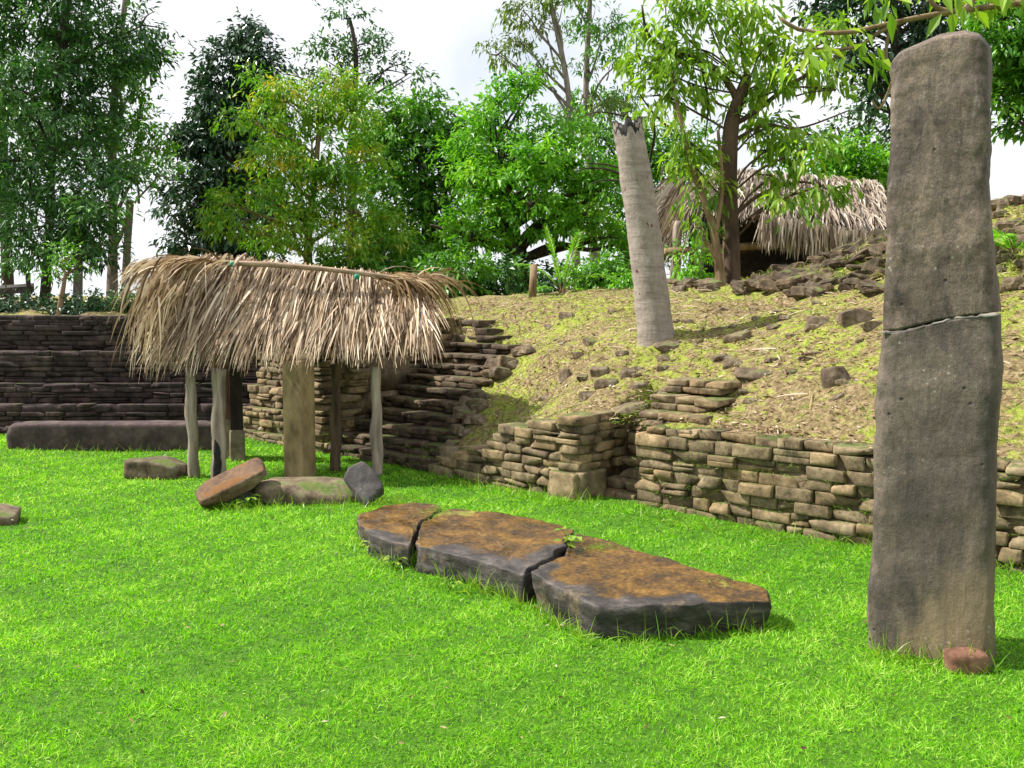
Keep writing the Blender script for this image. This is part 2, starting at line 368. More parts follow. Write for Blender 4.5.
def hz(X, Y):
    q = np.c_[np.ravel(X), np.ravel(Y)].astype(float)
    z = -_k(q, CT[:, :2])@_w[:n_]+np.c_[np.ones(len(q)), q]@_w[n_:]
    z += .018*np.sin(q[:, 0]*7+q[:, 1]*3)+.014*np.sin(q[:, 0]*3.1-q[:, 1]*11)+.01*np.sin(q[:, 0]*17+q[:, 1]*13)
    s = (q-S0)@TD; d = (q-S0)@ND
    st = (s < -.37*d-.03) & (s > -1.84) & (d < 1.95)
    z = np.where(st, np.minimum(z, .56*d-.14), z)
    return z
def h1(x, y): return float(hz([x], [y])[0])
def infield(x, y):
    s, d = sd(x, y)
    if s < -3.35: return y > 12.3
    return d > .08
_YS = np.arange(3, 40, .05)
def hit(px, py):
    d = ray(px, py); X = d[0]/d[1]*_YS; Zr = CZ+d[2]/d[1]*_YS; q = np.c_[X, _YS]-S0; s_ = q@TD; d_ = q@ND
    inn = np.where(s_ < -3.35, _YS > 12.3, d_ > .08); G_ = np.zeros(len(_YS)); k_ = np.abs(Zr) < 6
    first = np.nonzero((~inn) & (Zr <= 0))[0]; lim = first[0]+1 if len(first) else len(_YS)
    sel = np.nonzero(inn[:lim])[0]
    if len(sel): sel = sel[::4] if len(sel) > 400 else sel; zz = hz(X[sel], _YS[sel]); hh = sel[np.nonzero(Zr[sel] <= zz)[0]]; 
    else: hh = []
    k = hh[0] if len(hh) else lim-1
    return np.array([X[k], _YS[k], h1(X[k], _YS[k]) if inn[k] else 0.])

# front edge of the raised ground and what lies behind it
fr = [(-45, 13.2), (-9, 12.72), (-5, 12.45), (-2.95, 12.15)]
fr += [tuple(xy(s, .62)) for s in (-2.9, -2.2, -1.66)] + [tuple(xy(-1.63, .35)), tuple(xy(-1.6, .05))]
fr += [tuple(xy(s, .10)) for s in (-1.2, -.6, 0, .6, 1.2, 1.75)] + [tuple(xy(1.80, .5)), tuple(xy(1.88, .86)), tuple(xy(2.35, .86)), tuple(xy(2.44, .45)), tuple(xy(2.48, .14))]
fr += [tuple(xy(s, .14)) for s in (2.6, 3, 3.6, 4.4, 5.2, 6.5, 9, 14)]
fr = np.array(fr); bk = np.stack([np.interp(np.linspace(0, 1, len(fr)), [0, .16, .8, 1], [-80, -34, 36, 90]), np.interp(np.linspace(0, 1, len(fr)), [0, .16, .8, 1], [60, 75, 75, 25])], 1)
seg = []
for i in range(len(fr)-1):
    n = max(2, int(np.linalg.norm(fr[i+1]-fr[i])/.08)) if i > 0 and i < len(fr)-3 else 12
    for k in range(n): seg.append(i+k/n)
seg.append(len(fr)-1); seg = np.array(seg)
FX = np.stack([np.interp(seg, range(len(fr)), fr[:, j]) for j in (0, 1)], 1); BX = np.stack([np.interp(seg, range(len(fr)), bk[:, j]) for j in (0, 1)], 1)
dist = np.concatenate([np.linspace(0, 5.5, 75), np.geomspace(5.7, 65, 40)]); LN = np.linalg.norm(BX-FX, axis=1)
tt = dist[None]/65.0; G = FX[:, None]+(BX-FX)[:, None]*tt[..., None]
Z = hz(G[..., 0], G[..., 1]).reshape(G.shape[:2])
Vt = np.concatenate([np.dstack([G, Z]).reshape(-1, 3), np.c_[FX, np.full(len(FX), -.05)]])
a, b = len(seg), len(dist); I = np.arange(a*b).reshape(a, b)
Qt = np.stack([I[:-1, :-1], I[1:, :-1], I[1:, 1:], I[:-1, 1:]], -1).reshape(-1, 4)
sk = np.array([(a*b+i, a*b+i+1, I[i+1, 0], I[i, 0]) for i in range(a-1)])
hill = mesh('hillside', Vt, [np.concatenate([Qt, sk])], M['slope_soil']); tag(hill, kind='structure')

gx = np.linspace(-8, 8, 90); gy = np.linspace(0, 14, 80); GX, GY = np.meshgrid(gx, gy, indexing='ij')
GZ = .012*np.sin(GX*2.1+GY*.7)+.01*np.sin(GX*.9-GY*2.3); edge = (np.minimum(np.minimum(GX+8, 8-GX), np.minimum(GY, 14-GY)) < .01); GZ[edge] = -.01
I = np.arange(90*80).reshape(90, 80); Q = np.stack([I[:-1, :-1], I[1:, :-1], I[1:, 1:], I[:-1, 1:]], -1).reshape(-1, 4)
o4 = np.array([(-300, -300, -.012), (300, -300, -.012), (300, 300, -.012), (-300, 300, -.012)])
lawn = mesh('lawn_ground', np.concatenate([np.dstack([GX, GY, GZ-.004]).reshape(-1, 3), o4-np.array([0, 0, .05])]), [np.concatenate([Q, [[7200, 7201, 7202, 7203]]])], M['lawn_soil'])
tag(lawn, kind='structure')

# ------------------------------------------------------------------ dry stone walls
def course_wall(P0, dirv, nrm, courses, seed, lens=(.14, .34), depth=.26, jit=.012):
    """courses: (z0, h, setback, s0, s1) along dirv from P0; nrm points into the bank"""
    r = random.Random(seed); cen = []; half = []; yaw = []
    ya = math.atan2(dirv[1], dirv[0])
    for z0, h, sb, s0, s1 in courses:
        s = s0+r.uniform(-.03, .03)
        while s < s1-.05:
            L = min(r.uniform(*lens), s1-s+.03)
            if L < .07: break
            dj = r.uniform(-jit, jit)*1.6
            split = r.random() < .10 and h > .06
            for (zz, hh) in (((z0, h*.5), (z0+h*.5, h*.5)) if split else ((z0, h),)):
                c = P0+dirv*(s+L/2)+nrm*(sb+dj+depth/2+r.uniform(-.008, .008))
                cen.append((c[0], c[1], zz+hh/2+r.uniform(-.004, .004))); half.append(((L-.004)/2, depth/2, (hh-.003)/2*r.uniform(.97, 1.04))); yaw.append(ya+r.uniform(-.03, .03))
            s += L+.004
    return np.array(cen), np.array(half), np.array(yaw)
def wall_obj(name, label, cat, sets, mat, seed, core=None):
    c = np.concatenate([s[0] for s in sets]); h = np.concatenate([s[1] for s in sets]); y = np.concatenate([s[2] for s in sets])
    part = stones(c, h, y, 5, 26., 3, .03, None, seed)
    parts = [part]
    if core: parts += core
    o = mesh_q(name, join(parts), mat, origin=tuple(c.mean(0)*[1, 1, 0])); return tag(o, label, cat)
def corebox(P0, dirv, nrm, s0, s1, d0, d1, z0, z1):
    q = [P0+dirv*s0+nrm*d0, P0+dirv*s1+nrm*d0, P0+dirv*s1+nrm*d1, P0+dirv*s0+nrm*d1]
    V = np.array([(p[0], p[1], z) for z in (z0, z1) for p in q]); Q = np.array([(0, 1, 2, 3), (4, 7, 6, 5), (0, 4, 5, 1), (1, 5, 6, 2), (2, 6, 7, 3), (3, 7, 4, 0)])
    return V, Q[:, ::-1], np.full(8, .0)
def tiers(spec, hmin, hmax, s0, s1, seed):
    r = random.Random(seed); out = []
    for z0, z1, sb in spec:
        z = z0
        while z < z1-.02:
            h = min(r.uniform(hmin, hmax), z1-z)
            if z1-z-h < .03: h = z1-z
            out.append((z, h, sb+r.uniform(0, .012), s0, s1)); z += h
    return out
PROF = [(-.03, .10, 0), (.10, .36, .09), (.36, .60, .20), (.60, .98, .32), (.98, 1.40, .46)]
LW0 = np.array([-10., 11.75]); LWd = np.array([1., -.01]); LWn = np.array([.01, 1.])
wall_obj('terrace_wall', 'long shaded stepped dry stone wall behind the fallen stone column, left of the thatched shelter', 'stone wall',
         [course_wall(LW0, LWd, LWn, tiers(PROF, .048, .07, 0, 7.0, 3), 5, (.16, .5), .26, .008)], M['shaded_wall_stone'], 21,
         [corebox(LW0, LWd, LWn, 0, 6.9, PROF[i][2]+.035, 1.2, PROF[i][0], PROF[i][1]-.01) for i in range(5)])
wall_obj('terrace_wall', 'sunlit mossy wall of small stones seen between the shelter posts', 'stone wall',
         [course_wall(S0, TD, ND, tiers(PROF, .06, .085, -3.35, -1.6, 9), 6, (.10, .26)), course_wall(xy(-1.64, .0), ND, -TD, tiers([(-.03, .1, 0), (.1, .6, .02), (.6, 1.38, .05)], .06, .085, 0, 2.1, 19), 16, (.12, .28))], M['wall_stone'], 22,
         [corebox(S0, TD, ND, -3.3, -1.63, PROF[i][2]+.035, 1.2, PROF[i][0], PROF[i][1]-.01) for i in range(5)])
st = []; cores = []
for i in range(10):
    d = i*.195; z = -.02+i*.112; e = -.37*d
    st.append((z, .058, d+random.uniform(0, .03), -1.66, e+random.uniform(-.06, .1))); st.append((z+.058, .054, d-.01+random.uniform(0, .03), -1.66, e+random.uniform(-.15, .1)))
    cores.append(corebox(S0, TD, ND, -1.6, e-.1, d+.06, d+.8, z-.1, z+.10))
for i in range(3): st.append((1.10+i*.085, .085, 1.94+i*.03, -1.66, -.95-.2*i)); cores.append(corebox(S0, TD, ND, -1.6, -1.05-.2*i, 2.0+i*.03, 2.5, 1.0, 1.17+i*.085))
wall_obj('stone_staircase', 'flight of dark mossy stone steps climbing behind the right posts of the shelter', 'stone steps',
         [course_wall(S0, TD, ND, st, 7, (.14, .36), .30, .02)], M['step_stone'], 23, cores)
def s_of(px, d=0.):                    # where a column of the photograph crosses the wall line
    k = (px-512)/1000.; b = S0+ND*d; q = (k*b[1]-b[0])/(TD[0]-k*TD[1]); return q
LC = [(-.03, .10, 428), (.07, .08, 432), (.15, .07, 448), (.22, .075, 470), (.295, .075, 490), (.37, .08, 494), (.45, .085, 503), (.535, .07, 538), (.605, .075, 563)]
LLd = np.array([.54, 7.93])-S0; LLl = np.linalg.norm(LLd); LLd /= LLl; LLn = np.array([-LLd[1], LLd[0]])
lw = [(z, h, .0, max(0, s_of(px)), LLl-.02) for z, h, px in LC]
RT0 = np.array([.53, 7.93]); RTd = np.array([.68, .733]); RTn = np.array([-.733, .68])
rw = [(z, h, .0, .0, .62) for z, h, px in LC[3:]]
big = (np.array([[*(S0+LLd*(LLl-.16)+LLn*.15), .11], [*(RT0+RTd*.10+RTn*.14), .10]]), np.array([[.20, .15, .125], [.14, .14, .12]]), np.array([math.atan2(LLd[1], LLd[0]), math.atan2(RTd[1], RTd[0])]))
lw = [(z, h, sb, a_, b_-(.33 if z < .2 else 0)) for z, h, sb, a_, b_ in lw]
lw_core = [corebox(S0, LLd, LLn, max(0, s_of(px))+.06, LLl-.04, .035, .45, -.05, z+h-.03) for z, h, px in LC]
wall_obj('retaining_wall', 'low stepped dry stone wall ending in a buttress with one big square corner block', 'stone wall',
         [course_wall(S0, LLd, LLn, lw, 8, (.16, .34), .24, .015), course_wall(RT0, RTd, RTn, rw, 12, (.14, .3), .22, .012)], M['wall_stone'], 24, lw_core+[stones(big[0], big[1], big[2], 8, 26., 0, .02, None, 5)])
sR = s_of(636)
RC = []; z = -.03; rr = random.Random(5)
for h in (.08, .09, .085, .09, .08, .09, .095): RC.append((z, h, .0, sR+rr.uniform(-.01, .03), 8.0)); z += h
RC.append((z, .07, .02, sR+.42, 8.0))
wall_obj('retaining_wall', 'long sunlit dry stone wall of tan blocks running behind the tall standing stone', 'stone wall',
         [course_wall(S0, TD, ND, RC, 10, (.13, .33), .24, .016)], M['wall_stone'], 25, [corebox(S0, TD, ND, sR+.04, 7.9, .035, .4, -.05, .55), corebox(S0, TD, ND, sR+.5, 7.9, .055, .4, .5, .58)])
US = []
for i, (y0, y1, p0, p1, dd) in enumerate([(445, 430, 645, 694, .02), (428, 414, 640, 698, .22), (412, 398, 650, 712, .42), (394, 381, 664, 726, .66)]):
    Yd = at((p0+p1)/2, y0, 10)  # depth from the wall line
    k = (p0-512)/1000.; s0 = s_of(p0, dd); s1 = s_of(p1, dd); c = S0+TD*(s0+s1)/2+ND*dd; zz = at(0, (y0), c[1])[2]; zt = at(0, y1, c[1])[2]
    US.append((zz, (zt-zz)*.5, dd, s0, s1)); US.append((zz+(zt-zz)*.5, (zt-zz)*.55, dd+.015, s0, s1+.03))
wall_obj('stone_staircase', 'short flight of tan stone steps rising up the slope above the wall', 'stone steps', [course_wall(S0, TD, ND, US, 13, (.16, .3), .3, .012)], M['wall_stone'], 26)
NS = [(-.03, .09, .10, s_of(592, .1), s_of(640, .1)), (.06, .08, .22, s_of(604, .2), s_of(645, .2)), (.14, .08, .32, s_of(615, .3), s_of(650, .3)), (.22, .09, .40, s_of(622, .4), s_of(655, .4)), (.31, .09, .46, s_of(624, .4), s_of(655, .4)), (.40, .10, .5, s_of(624, .4), s_of(655, .4)), (.5, .1, .55, s_of(624, .4), s_of(655, .4))]
wall_obj('stone_staircase', 'narrow broken stone steps in the gap between the buttress and the long wall', 'stone steps', [course_wall(S0, TD, ND, NS, 14, (.14, .3), .4, .012)], M['wall_stone'], 27)

# ------------------------------------------------------------------ loose rocks
def rock(name, label, pos, half, yaw=0, tilt=(0, 0, 0), mat='rock', seed=0, k=6., cuts=9, n=8, rough=.05, group=None, cat='rock'):
    v, q, t = stones(np.array([[0, 0, 0.]]), np.array([half], float), np.array([yaw], float), n, k, cuts, rough, [tilt], seed)
    fine = np.array([noise.noise(Vector(p)*14+Vector((seed, 0, 0))) for p in v]); nrm = v/np.array(half)
    v = v*(1+.05*fine)[:, None]
    o = mesh_q(name, (v+np.array(pos), q, t), M[mat], origin=tuple(pos), smooth=n > 5); return tag(o, label, cat, group)
def px_rock(label, px, py, wpx, hpx, mat='rock', dep=.8, yaw=None, tilt=None, seed=None, sink=.25, **kw):
    p = hit(px, py+hpx*.45); Y = p[1]; w = wpx*Y/1000/2; h = hpx*Y/1000/2
    seed = seed if seed is not None else int(px*7+py); r = random.Random(seed)
    return rock('rock', label, (p[0], p[1]+w*dep*.6, p[2]+h*(1-sink*2)), (w, w*dep, h*1.1), yaw if yaw is not None else r.uniform(-.4, .4), tilt or (r.uniform(-.2, .2), r.uniform(-.2, .2), 0), mat, seed, **kw)

# around the shelter
g = ground(153, 479); rock('rock', 'flat-topped brown block of stone on the lawn left of the shelter posts', (g[0], g[1]+.12, .075), (.255, .17, .10), -.15, (0, .03, 0), 'rock', 31, 9, 3, 8, .05, cat='stone block')
g = ground(308, 508); rock('rock', 'flat weathered brown rock lying low in the weeds at the foot of the square pillar', (g[0]-.1, g[1]+.35, .05), (.40, .26, .10), .1, (0, .05, 0), 'rock', 33, 4, 6, 8, .1)
g = ground(2, 520); rock('rock', 'small grey rock at the left edge of the lawn', (g[0]-.02, g[1], .02), (.13, .13, .085), .3, (0, .3, 0), 'rock', 36)
g = ground(970, 671); rock('rock', 'small reddish rock touching the foot of the tall standing stone', (g[0]-.01, g[1]+.02, .03), (.085, .05, .055), 0, (0, 0, 0), 'red_rock', 37, 6, 4)
# slanted broken pillar stub and grey upright slab
def block_between(A, B, w, h, name, label, cat, mat, seed, roll=0., k=9., cuts=4, n=14, rough=.05, yv=None):
    A = Vector(A); B = Vector(B); L = (B-A).length; x = (B-A).normalized(); y = Vector((0, 0, 1)).cross(x).normalized(); z = x.cross(y)
    if yv: y = Vector(yv); y = (y-x*y.dot(x)).normalized(); z = x.cross(y)
    if roll: c, s = math.cos(roll), math.sin(roll); y, z = y*c+z*s, z*c-y*s
    v, q, t = stones(np.array([[0, 0, 0.]]), np.array([[L/2, w/2, h/2]]), np.array([0.]), n, k, cuts, rough, None, seed)
    v = v*(1+.03*np.array([noise.noise(Vector(p)*10+Vector((seed, 0, 0))) for p in v]))[:, None]
    Rm = np.array([x, y, z]); C = np.array((A+B)/2); o = mesh_q(name, (v@Rm+C, q, t), M[mat], origin=tuple(C)); return tag(o, label, cat)
M['tilt_stone'] = stone_mat('tilt_stone', [(.05, .03, .02), (.15, .09, .055), (.30, .22, .16)], [(.9, .9, .9), (1, 1, 1)], (.10, .045, .012), .74, 6)
M['dark_slab'] = stone_mat('dark_slab', [(.03, .025, .025), (.075, .066, .064), (.17, .15, .14)], [(1, 1, 1), (1, 1, 1)], None, 0, 5, .7)
a_ = ground(199, 500, .06); b_ = at(264, 468, a_[1]+.16)
block_between(a_, b_, .26, .12, 'broken_pillar', 'rust-stained broken stone pillar piece propped at a slant in front of the shelter', 'stone block', 'tilt_stone', 41, .35)
a_ = ground(376, 508, -.02); b_ = at(354, 466, a_[1]+.14)
block_between(a_, b_, .25, .085, 'stone_slab', 'dark grey thin slab leaning upright beside the right shelter post', 'stone slab', 'dark_slab', 52, 0, 9., 9, yv=(.96, .2, .2))
rock('rock', 'small dark stone wedged under the slanted broken pillar', (ground(235, 505)[0], ground(235, 505)[1]+.12, .05), (.14, .1, .08), .2, (0, 0, 0), 'dark_slab', 48)

# fallen column in front of the left wall
A = at(12, 440, 10.72); B = at(218, 440, 10.78); A[2] = B[2] = .12
block_between(A, B, .34, .33, 'fallen_column', 'long dark squared stone column lying on the lawn in front of the stepped wall', 'stone column', 'purple_log', 58, 0, 9., 0, 14, .03)

# ------------------------------------------------------------------ the big recumbent stela in three pieces
def ringslab(name, label, poly, ztop, thick, parent, front=None, green=None, seed=0, under=.0, chipped=.02):
    poly = np.array(poly, float); n = 160; c = poly.mean(0)[:2]
    P = np.vstack([poly, poly[:1]]); L = np.r_[0, np.cumsum(np.linalg.norm(np.diff(P[:, :2], axis=0), axis=1))]
    u = np.linspace(0, L[-1], n, endpoint=False); B = np.stack([np.interp(u, L, P[:, j]) for j in (0, 1, 2)], 1)
    wob = np.array([noise.noise(Vector((p[0]*6, p[1]*6, seed)))*.03+noise.noise(Vector((p[0]*20, p[1]*20, seed)))*.016 for p in B])
    dr = B[:, :2]-c; dn = dr/np.linalg.norm(dr, axis=1)[:, None]; B[:, :2] += dn*wob[:, None]
    rings = []; T = []
    fs = list(np.linspace(.06, .94, 22))
    zt = B[:, 2]; zc = poly[:, 2].mean()
    for f in fs: rings.append(np.c_[c+dr*0+(B[:, :2]-c)*f, zc*(1-f)+zt*f]); 
    for ins, dz in ((.010, -.001), (.003, -.004), (.0, -.011)): rings.append(np.c_[B[:, :2]-dn*ins, zt+dz])
    for g_ in np.linspace(.12, 1, 11): rings.append(np.c_[B[:, :2]-dn*(under*g_**1.5)+dn*.012*np.sin(g_*5+seed)*.5, zt-.011-(thick)*g_])
    V = np.concatenate(rings); nr = len(rings)
    disp = np.array([noise.noise(Vector(p)*5+Vector((seed, 0, 0)))*.012+noise.noise(Vector((p[0]*12, p[1]*12, p[2]*18)))*.010+abs(noise.noise(Vector(p)*26))*-.009+noise.noise(Vector(p)*55)*.003 for p in V])
    out = np.zeros_like(V); k = len(fs)*n; out[:k, 2] = disp[:k]; out[k:, :2] = np.tile(dn, (nr-len(fs), 1))*disp[k:, None]*1.5
    V += out
    I = np.arange(nr*n).reshape(nr, n); J = np.roll(I, -1, axis=1)
    Q = np.stack([I[:-1], I[1:], J[1:], J[:-1]], -1).reshape(-1, 4)
    V = np.vstack([V, [*c, zc]]); cap = np.stack([I[0], np.roll(I[0], -1), np.full(n, nr*n)], -1)
    def dseg(p, a, b):
        ab = b-a; t_ = np.clip(((p-a)@ab)/(ab@ab), 0, 1); return np.linalg.norm(p-(a+t_[:, None]*ab), axis=1)
    rim = np.full(len(V), .5)
    for a, b in (front or []): rim = np.minimum(rim, dseg(V[:, :2], np.array(a)[:2], np.array(b)[:2]))
    gr = np.zeros(len(V))
    if green is not None: gr = np.clip(.35-np.linalg.norm(V[:, :2]-np.array(green)[:2], axis=1), 0, .35)*.42
    # orientation check: polygon given clockwise or not
    ar = .5*np.sum(P[:-1, 0]*P[1:, 1]-P[1:, 0]*P[:-1, 1])
    if ar < 0: Q = Q[:, ::-1]; cap = cap[:, ::-1]
    o = mesh(name, V, [Q, cap], M['slab_stone'], parent, {'tint': np.zeros(len(V)), 'rim': rim, 'green': gr}); 
    if label: o['label'] = label
    return o
root = empty('fallen_stela', (0.1, 5.6, 0), 'great flat carved-stone slab lying in the grass, broken in three, rust-brown moss on top', 'stone slab')
def g3(px, py, z): return ground(px, py, z)
ZT = .23
pa = [g3(356, 519, .14), g3(362, 513, .14), g3(383, 505, .14), g3(415, 502, .14), g3(436, 504, .14), g3(441, 508, .14), g3(430, 516, .14), g3(420, 522, .14), g3(414, 533, .14), g3(410, 545, .14), g3(388, 541, .14), g3(368, 532, .14)]
ringslab('left_piece', None, pa, .2, .24, root, [(pa[9], pa[10]), (pa[10], pa[11])], g3(430, 508, .14), 3)
pb = [g3(413, 546, 0.150), g3(416, 533, 0.170), g3(424, 522, 0.180), g3(438, 513, 0.170), g3(455, 508, 0.170), g3(500, 512, 0.160), g3(540, 520, 0.150), g3(575, 529, 0.140), g3(566, 540, 0.190), g3(563, 548, 0.200), g3(545, 560, 0.200), g3(526, 568, 0.180), g3(522, 575, 0.150), g3(480, 560, 0.150), g3(440, 550, 0.150)]
ringslab('middle_piece', None, pb, .22, .27, root, [(pb[9], pb[10]), (pb[10], pb[11]), (pb[11], pb[12]), (pb[12], pb[13]), (pb[13], pb[14])], g3(445, 510, .2), 5, .02)
pc = [g3(528, 572, 0.202), g3(540, 565, 0.202), g3(562, 556, 0.202), g3(568, 545, 0.192), g3(576, 533, 0.182), g3(600, 538, 0.172), g3(650, 553, 0.172), g3(710, 572, 0.172), g3(755, 584, 0.172), g3(769, 592, 0.172), g3(766, 600, 0.152), g3(690, 604, 0.162), g3(640, 605, 0.162), g3(598, 606, 0.162), g3(586, 600, 0.172), g3(556, 587, 0.182)]
ringslab('right_piece', None, pc, .2, .26, root, [(pc[-1], pc[-2]), (pc[-2], pc[-3]), (pc[-3], pc[-4]), (pc[-4], pc[-5]), (pc[-1], pc[0]), (pc[0], pc[1])], g3(730, 580, .2), 8, .03)

# ------------------------------------------------------------------ the tall standing stela
YS = 4.42; SAN = math.radians(29); SCA = math.cos(SAN); SSA = math.sin(SAN); SCX, SCY = at(932, 500, YS)[0], YS
Lft = [(27, 890), (55, 889), (100, 888), (190, 886), (260, 884), (325, 880), (380, 874), (410, 872), (430, 874), (455, 873), (520, 870), (560, 869), (590, 866), (690, 866)]
Rgt = [(27, 991), (55, 992), (100, 992), (180, 990), (260, 996), (311, 1000), (370, 1003), (420, 1000), (500, 997), (560, 995), (620, 995), (690, 996)]
def stela_section(name, ya, yb, parent, topround, bottomcut, topcut, seed):
    n = 96; ys = np.r_[np.linspace(ya, ya+18, 7)[:-1], np.linspace(ya+18, yb-6, 90), [yb-2, yb]] if topround else np.r_[[ya, ya+2], np.linspace(ya+5, yb, 80)]
    rings = []
    for i, y in enumerate(ys):
        xl = np.interp(y, *zip(*Lft)); xr = np.interp(y, *zip(*Rgt))
        if topround and y < 60:
            pass
        th = np.linspace(0, 2*np.pi, n, endpoint=False); e = 8.0
        cx = np.sign(np.cos(th))*np.abs(np.cos(th))**(2/e); cy = np.sign(np.sin(th))*np.abs(np.sin(th))**(2/7.0)
        kk = lambda x_: at(x_, y, 1.)[0]
        ul, ur = [(kk(x_)*SCY-SCX)/(SCA+kk(x_)*SSA) for x_ in (xl, xr-3)]; pl, pr = ul, ur; w = (ur-ul)/2; xm = (ul+ur)/2; dth = .14
        tf = 1.0
        if topround: tf = min(1, .45+((y-ya)/16.)) if y < ya+9 else 1
        X = xm+w*cx; Dp = dth+dth*cy*tf+(1-tf)*.03
        yy = np.full(n, float(y))
        cut = lambda X_: np.interp((X_-(pl))/(pr-pl), [0, .15, .4, .6, 1], [331, 330, 323, 317, 312])
        if topround: yy = yy+np.clip((110-y)/83, 0, 1)*np.interp((X-ul)/(ur-ul), [0, .1, .22, .42, .55, .75, .9, 1], [30, 20, 14, 5, 0, -2, 2, 12])
        if bottomcut: wgt = np.clip((y-(yb-40))/40, 0, 1); yy = yy+wgt*(cut(X)-yb)
        if topcut: wgt = np.clip(((ya+40)-y)/40, 0, 1); yy = y+wgt*(cut(X)+2.5-ya)
        dsp = np.array([noise.noise(Vector((X[j]*4, Dp[j]*4+seed*0, y*.012)))*.012+noise.noise(Vector((X[j]*11, Dp[j]*11, y*.05)))*.006+noise.noise(Vector((X[j]*32, Dp[j]*32, y*.13)))*.0025 for j in range(n)])
        X2 = X+np.clip(cx*1.3, -1, 1)**3*dsp; D2 = Dp+np.clip(cy*1.3, -1, 1)**3*dsp
        Xw = SCX+X2*SCA+D2*SSA; Yw = SCY-X2*SSA+D2*SCA
        Zz = np.array([at(900, q, SCY-X_*SSA)[2] for q, X_ in zip(yy, X)]); rings.append(np.stack([Xw, Yw, Zz], 1))
    # close ends with shrinking rings
    def closer(r0, dz, fr=(.93, .8, .5, .1)):
        c = r0.mean(0); return [np.c_[c[0]+(r0[:, 0]-c[0])*f, c[1]+(r0[:, 1]-c[1])*f, r0[:, 2]+dz*(1-f)] for f in fr]
    rings = closer(rings[0], .012)[::-1]+rings+closer(rings[-1], -.0)
    V = np.concatenate(rings); nr = len(rings); I = np.arange(nr*n).reshape(nr, n); J = np.roll(I, -1, 1)
    Q = np.stack([I[:-1], J[:-1], J[1:], I[1:]], -1).reshape(-1, 4)[:, ::-1]
    low = np.clip((.75-V[:, 2])/.6, 0, 1)
    return mesh(name, V, [Q], M['stela_stone'], parent, {'tint': np.full(len(V), 1. if topcut else 0.), 'low': low})
root = empty('standing_stela', (1.86, YS+.13, 0), 'tall grey-brown standing stone with a repaired diagonal crack, upright on the lawn', 'standing stone')
stela_section('upper_section', 27, 322, root, True, True, False, 1)
stela_section('lower_section', 322, 690, root, False, False, True, 2)
xs = np.linspace(881, 1000, 26); pts = []
for i, x in enumerate(xs):
    f = (x-881)/119; yy = np.interp(f, [0, .15, .4, .6, 1], [332, 331, 324, 318, 313])+1.2+random.uniform(-.8, .8); u_ = ((x-512)/F*SCY-SCX)/(SCA+(x-512)/F*SSA); p = at(x, yy, SCY-u_*SSA+.008); pts.append(p)
mesh_q('mortar_seam', tube(np.array(pts), np.where(np.arange(26) % 5 == 0, .003, .0075), 8, .3, 3), M['mortar'], root)

# ------------------------------------------------------------------ small thatched shelter
def taper_post(A, B, r0, r1, seed, wob=.1, n=16, sides=12):
    rr_ = random.Random(seed); A = np.array(A); B = np.array(B); t_ = np.linspace(0, 1, n); P = A+(B-A)*t_[:, None]
    P[:, 0] += .010*np.sin(t_*4+seed)+.006*np.sin(t_*17+seed); P[:, 1] += .015*np.sin(t_*4+seed*2)
    return tube(P, (r0+(r1-r0)*t_)*(1+.08*np.sin(t_*11+seed)), sides, wob, seed)
hut = empty('thatched_shelter', (-2.05, 9.4, 0), 'small open shelter on crooked posts with a shaggy tan palm thatch roof', 'shelter')
R0 = at(205, 259, 9.45); R1 = at(425, 283, 9.9); E0 = at(138, 362, 8.65); E1 = at(434, 353, 8.85)
R0e = at(180, 257, 9.42)
def roof_core(R0, R1, E0, E1, name, parent, mat, thick=.05, backdrop=None):
    Bk0 = 2*R0-E0; Bk0[2] = E0[2] if backdrop is None else backdrop; Bk1 = 2*R1-E1; Bk1[2] = E1[2] if backdrop is None else backdrop
    n = 20; V = []
    for i in range(n+1):
        f = i/n
        a_ = E0+(E1-E0)*f; r_ = R0+(R1-R0)*f; b_ = Bk0+(Bk1-Bk0)*f
        for p in (a_, r_, b_): V.append(p)
        for p in (a_, r_, b_): V.append(p-np.array([0, 0, thick]))
    V = np.array(V); V += R.normal(size=V.shape)*.008; Q = []
    for i in range(n):
        k = i*6; j = k+6
        Q += [(k, j, j+1, k+1), (k+1, j+1, j+2, k+2), (k+3, k+4, j+4, j+3), (k+4, k+5, j+5, j+4), (k, k+3, j+3, j), (k+2, j+2, j+5, k+5)]
    Q += [(0, 1, 4, 3), (1, 2, 5, 4), (n*6, n*6+3, n*6+4, n*6+1), (n*6+1, n*6+4, n*6+5, n*6+2)]
    mesh(name, V, [np.array(Q)], mat, parent, {'tint': np.zeros(len(V))}); return Bk0, Bk1
Bk0, Bk1 = roof_core(R0, R1-np.array([.12, 0, 0]), E0*.8+R0*.2+np.array([.12, .05, -.03]), E1*.8+R1*.2+np.array([-.15, .05, -.03]), 'roof_lining', hut, M['thatch_core'])
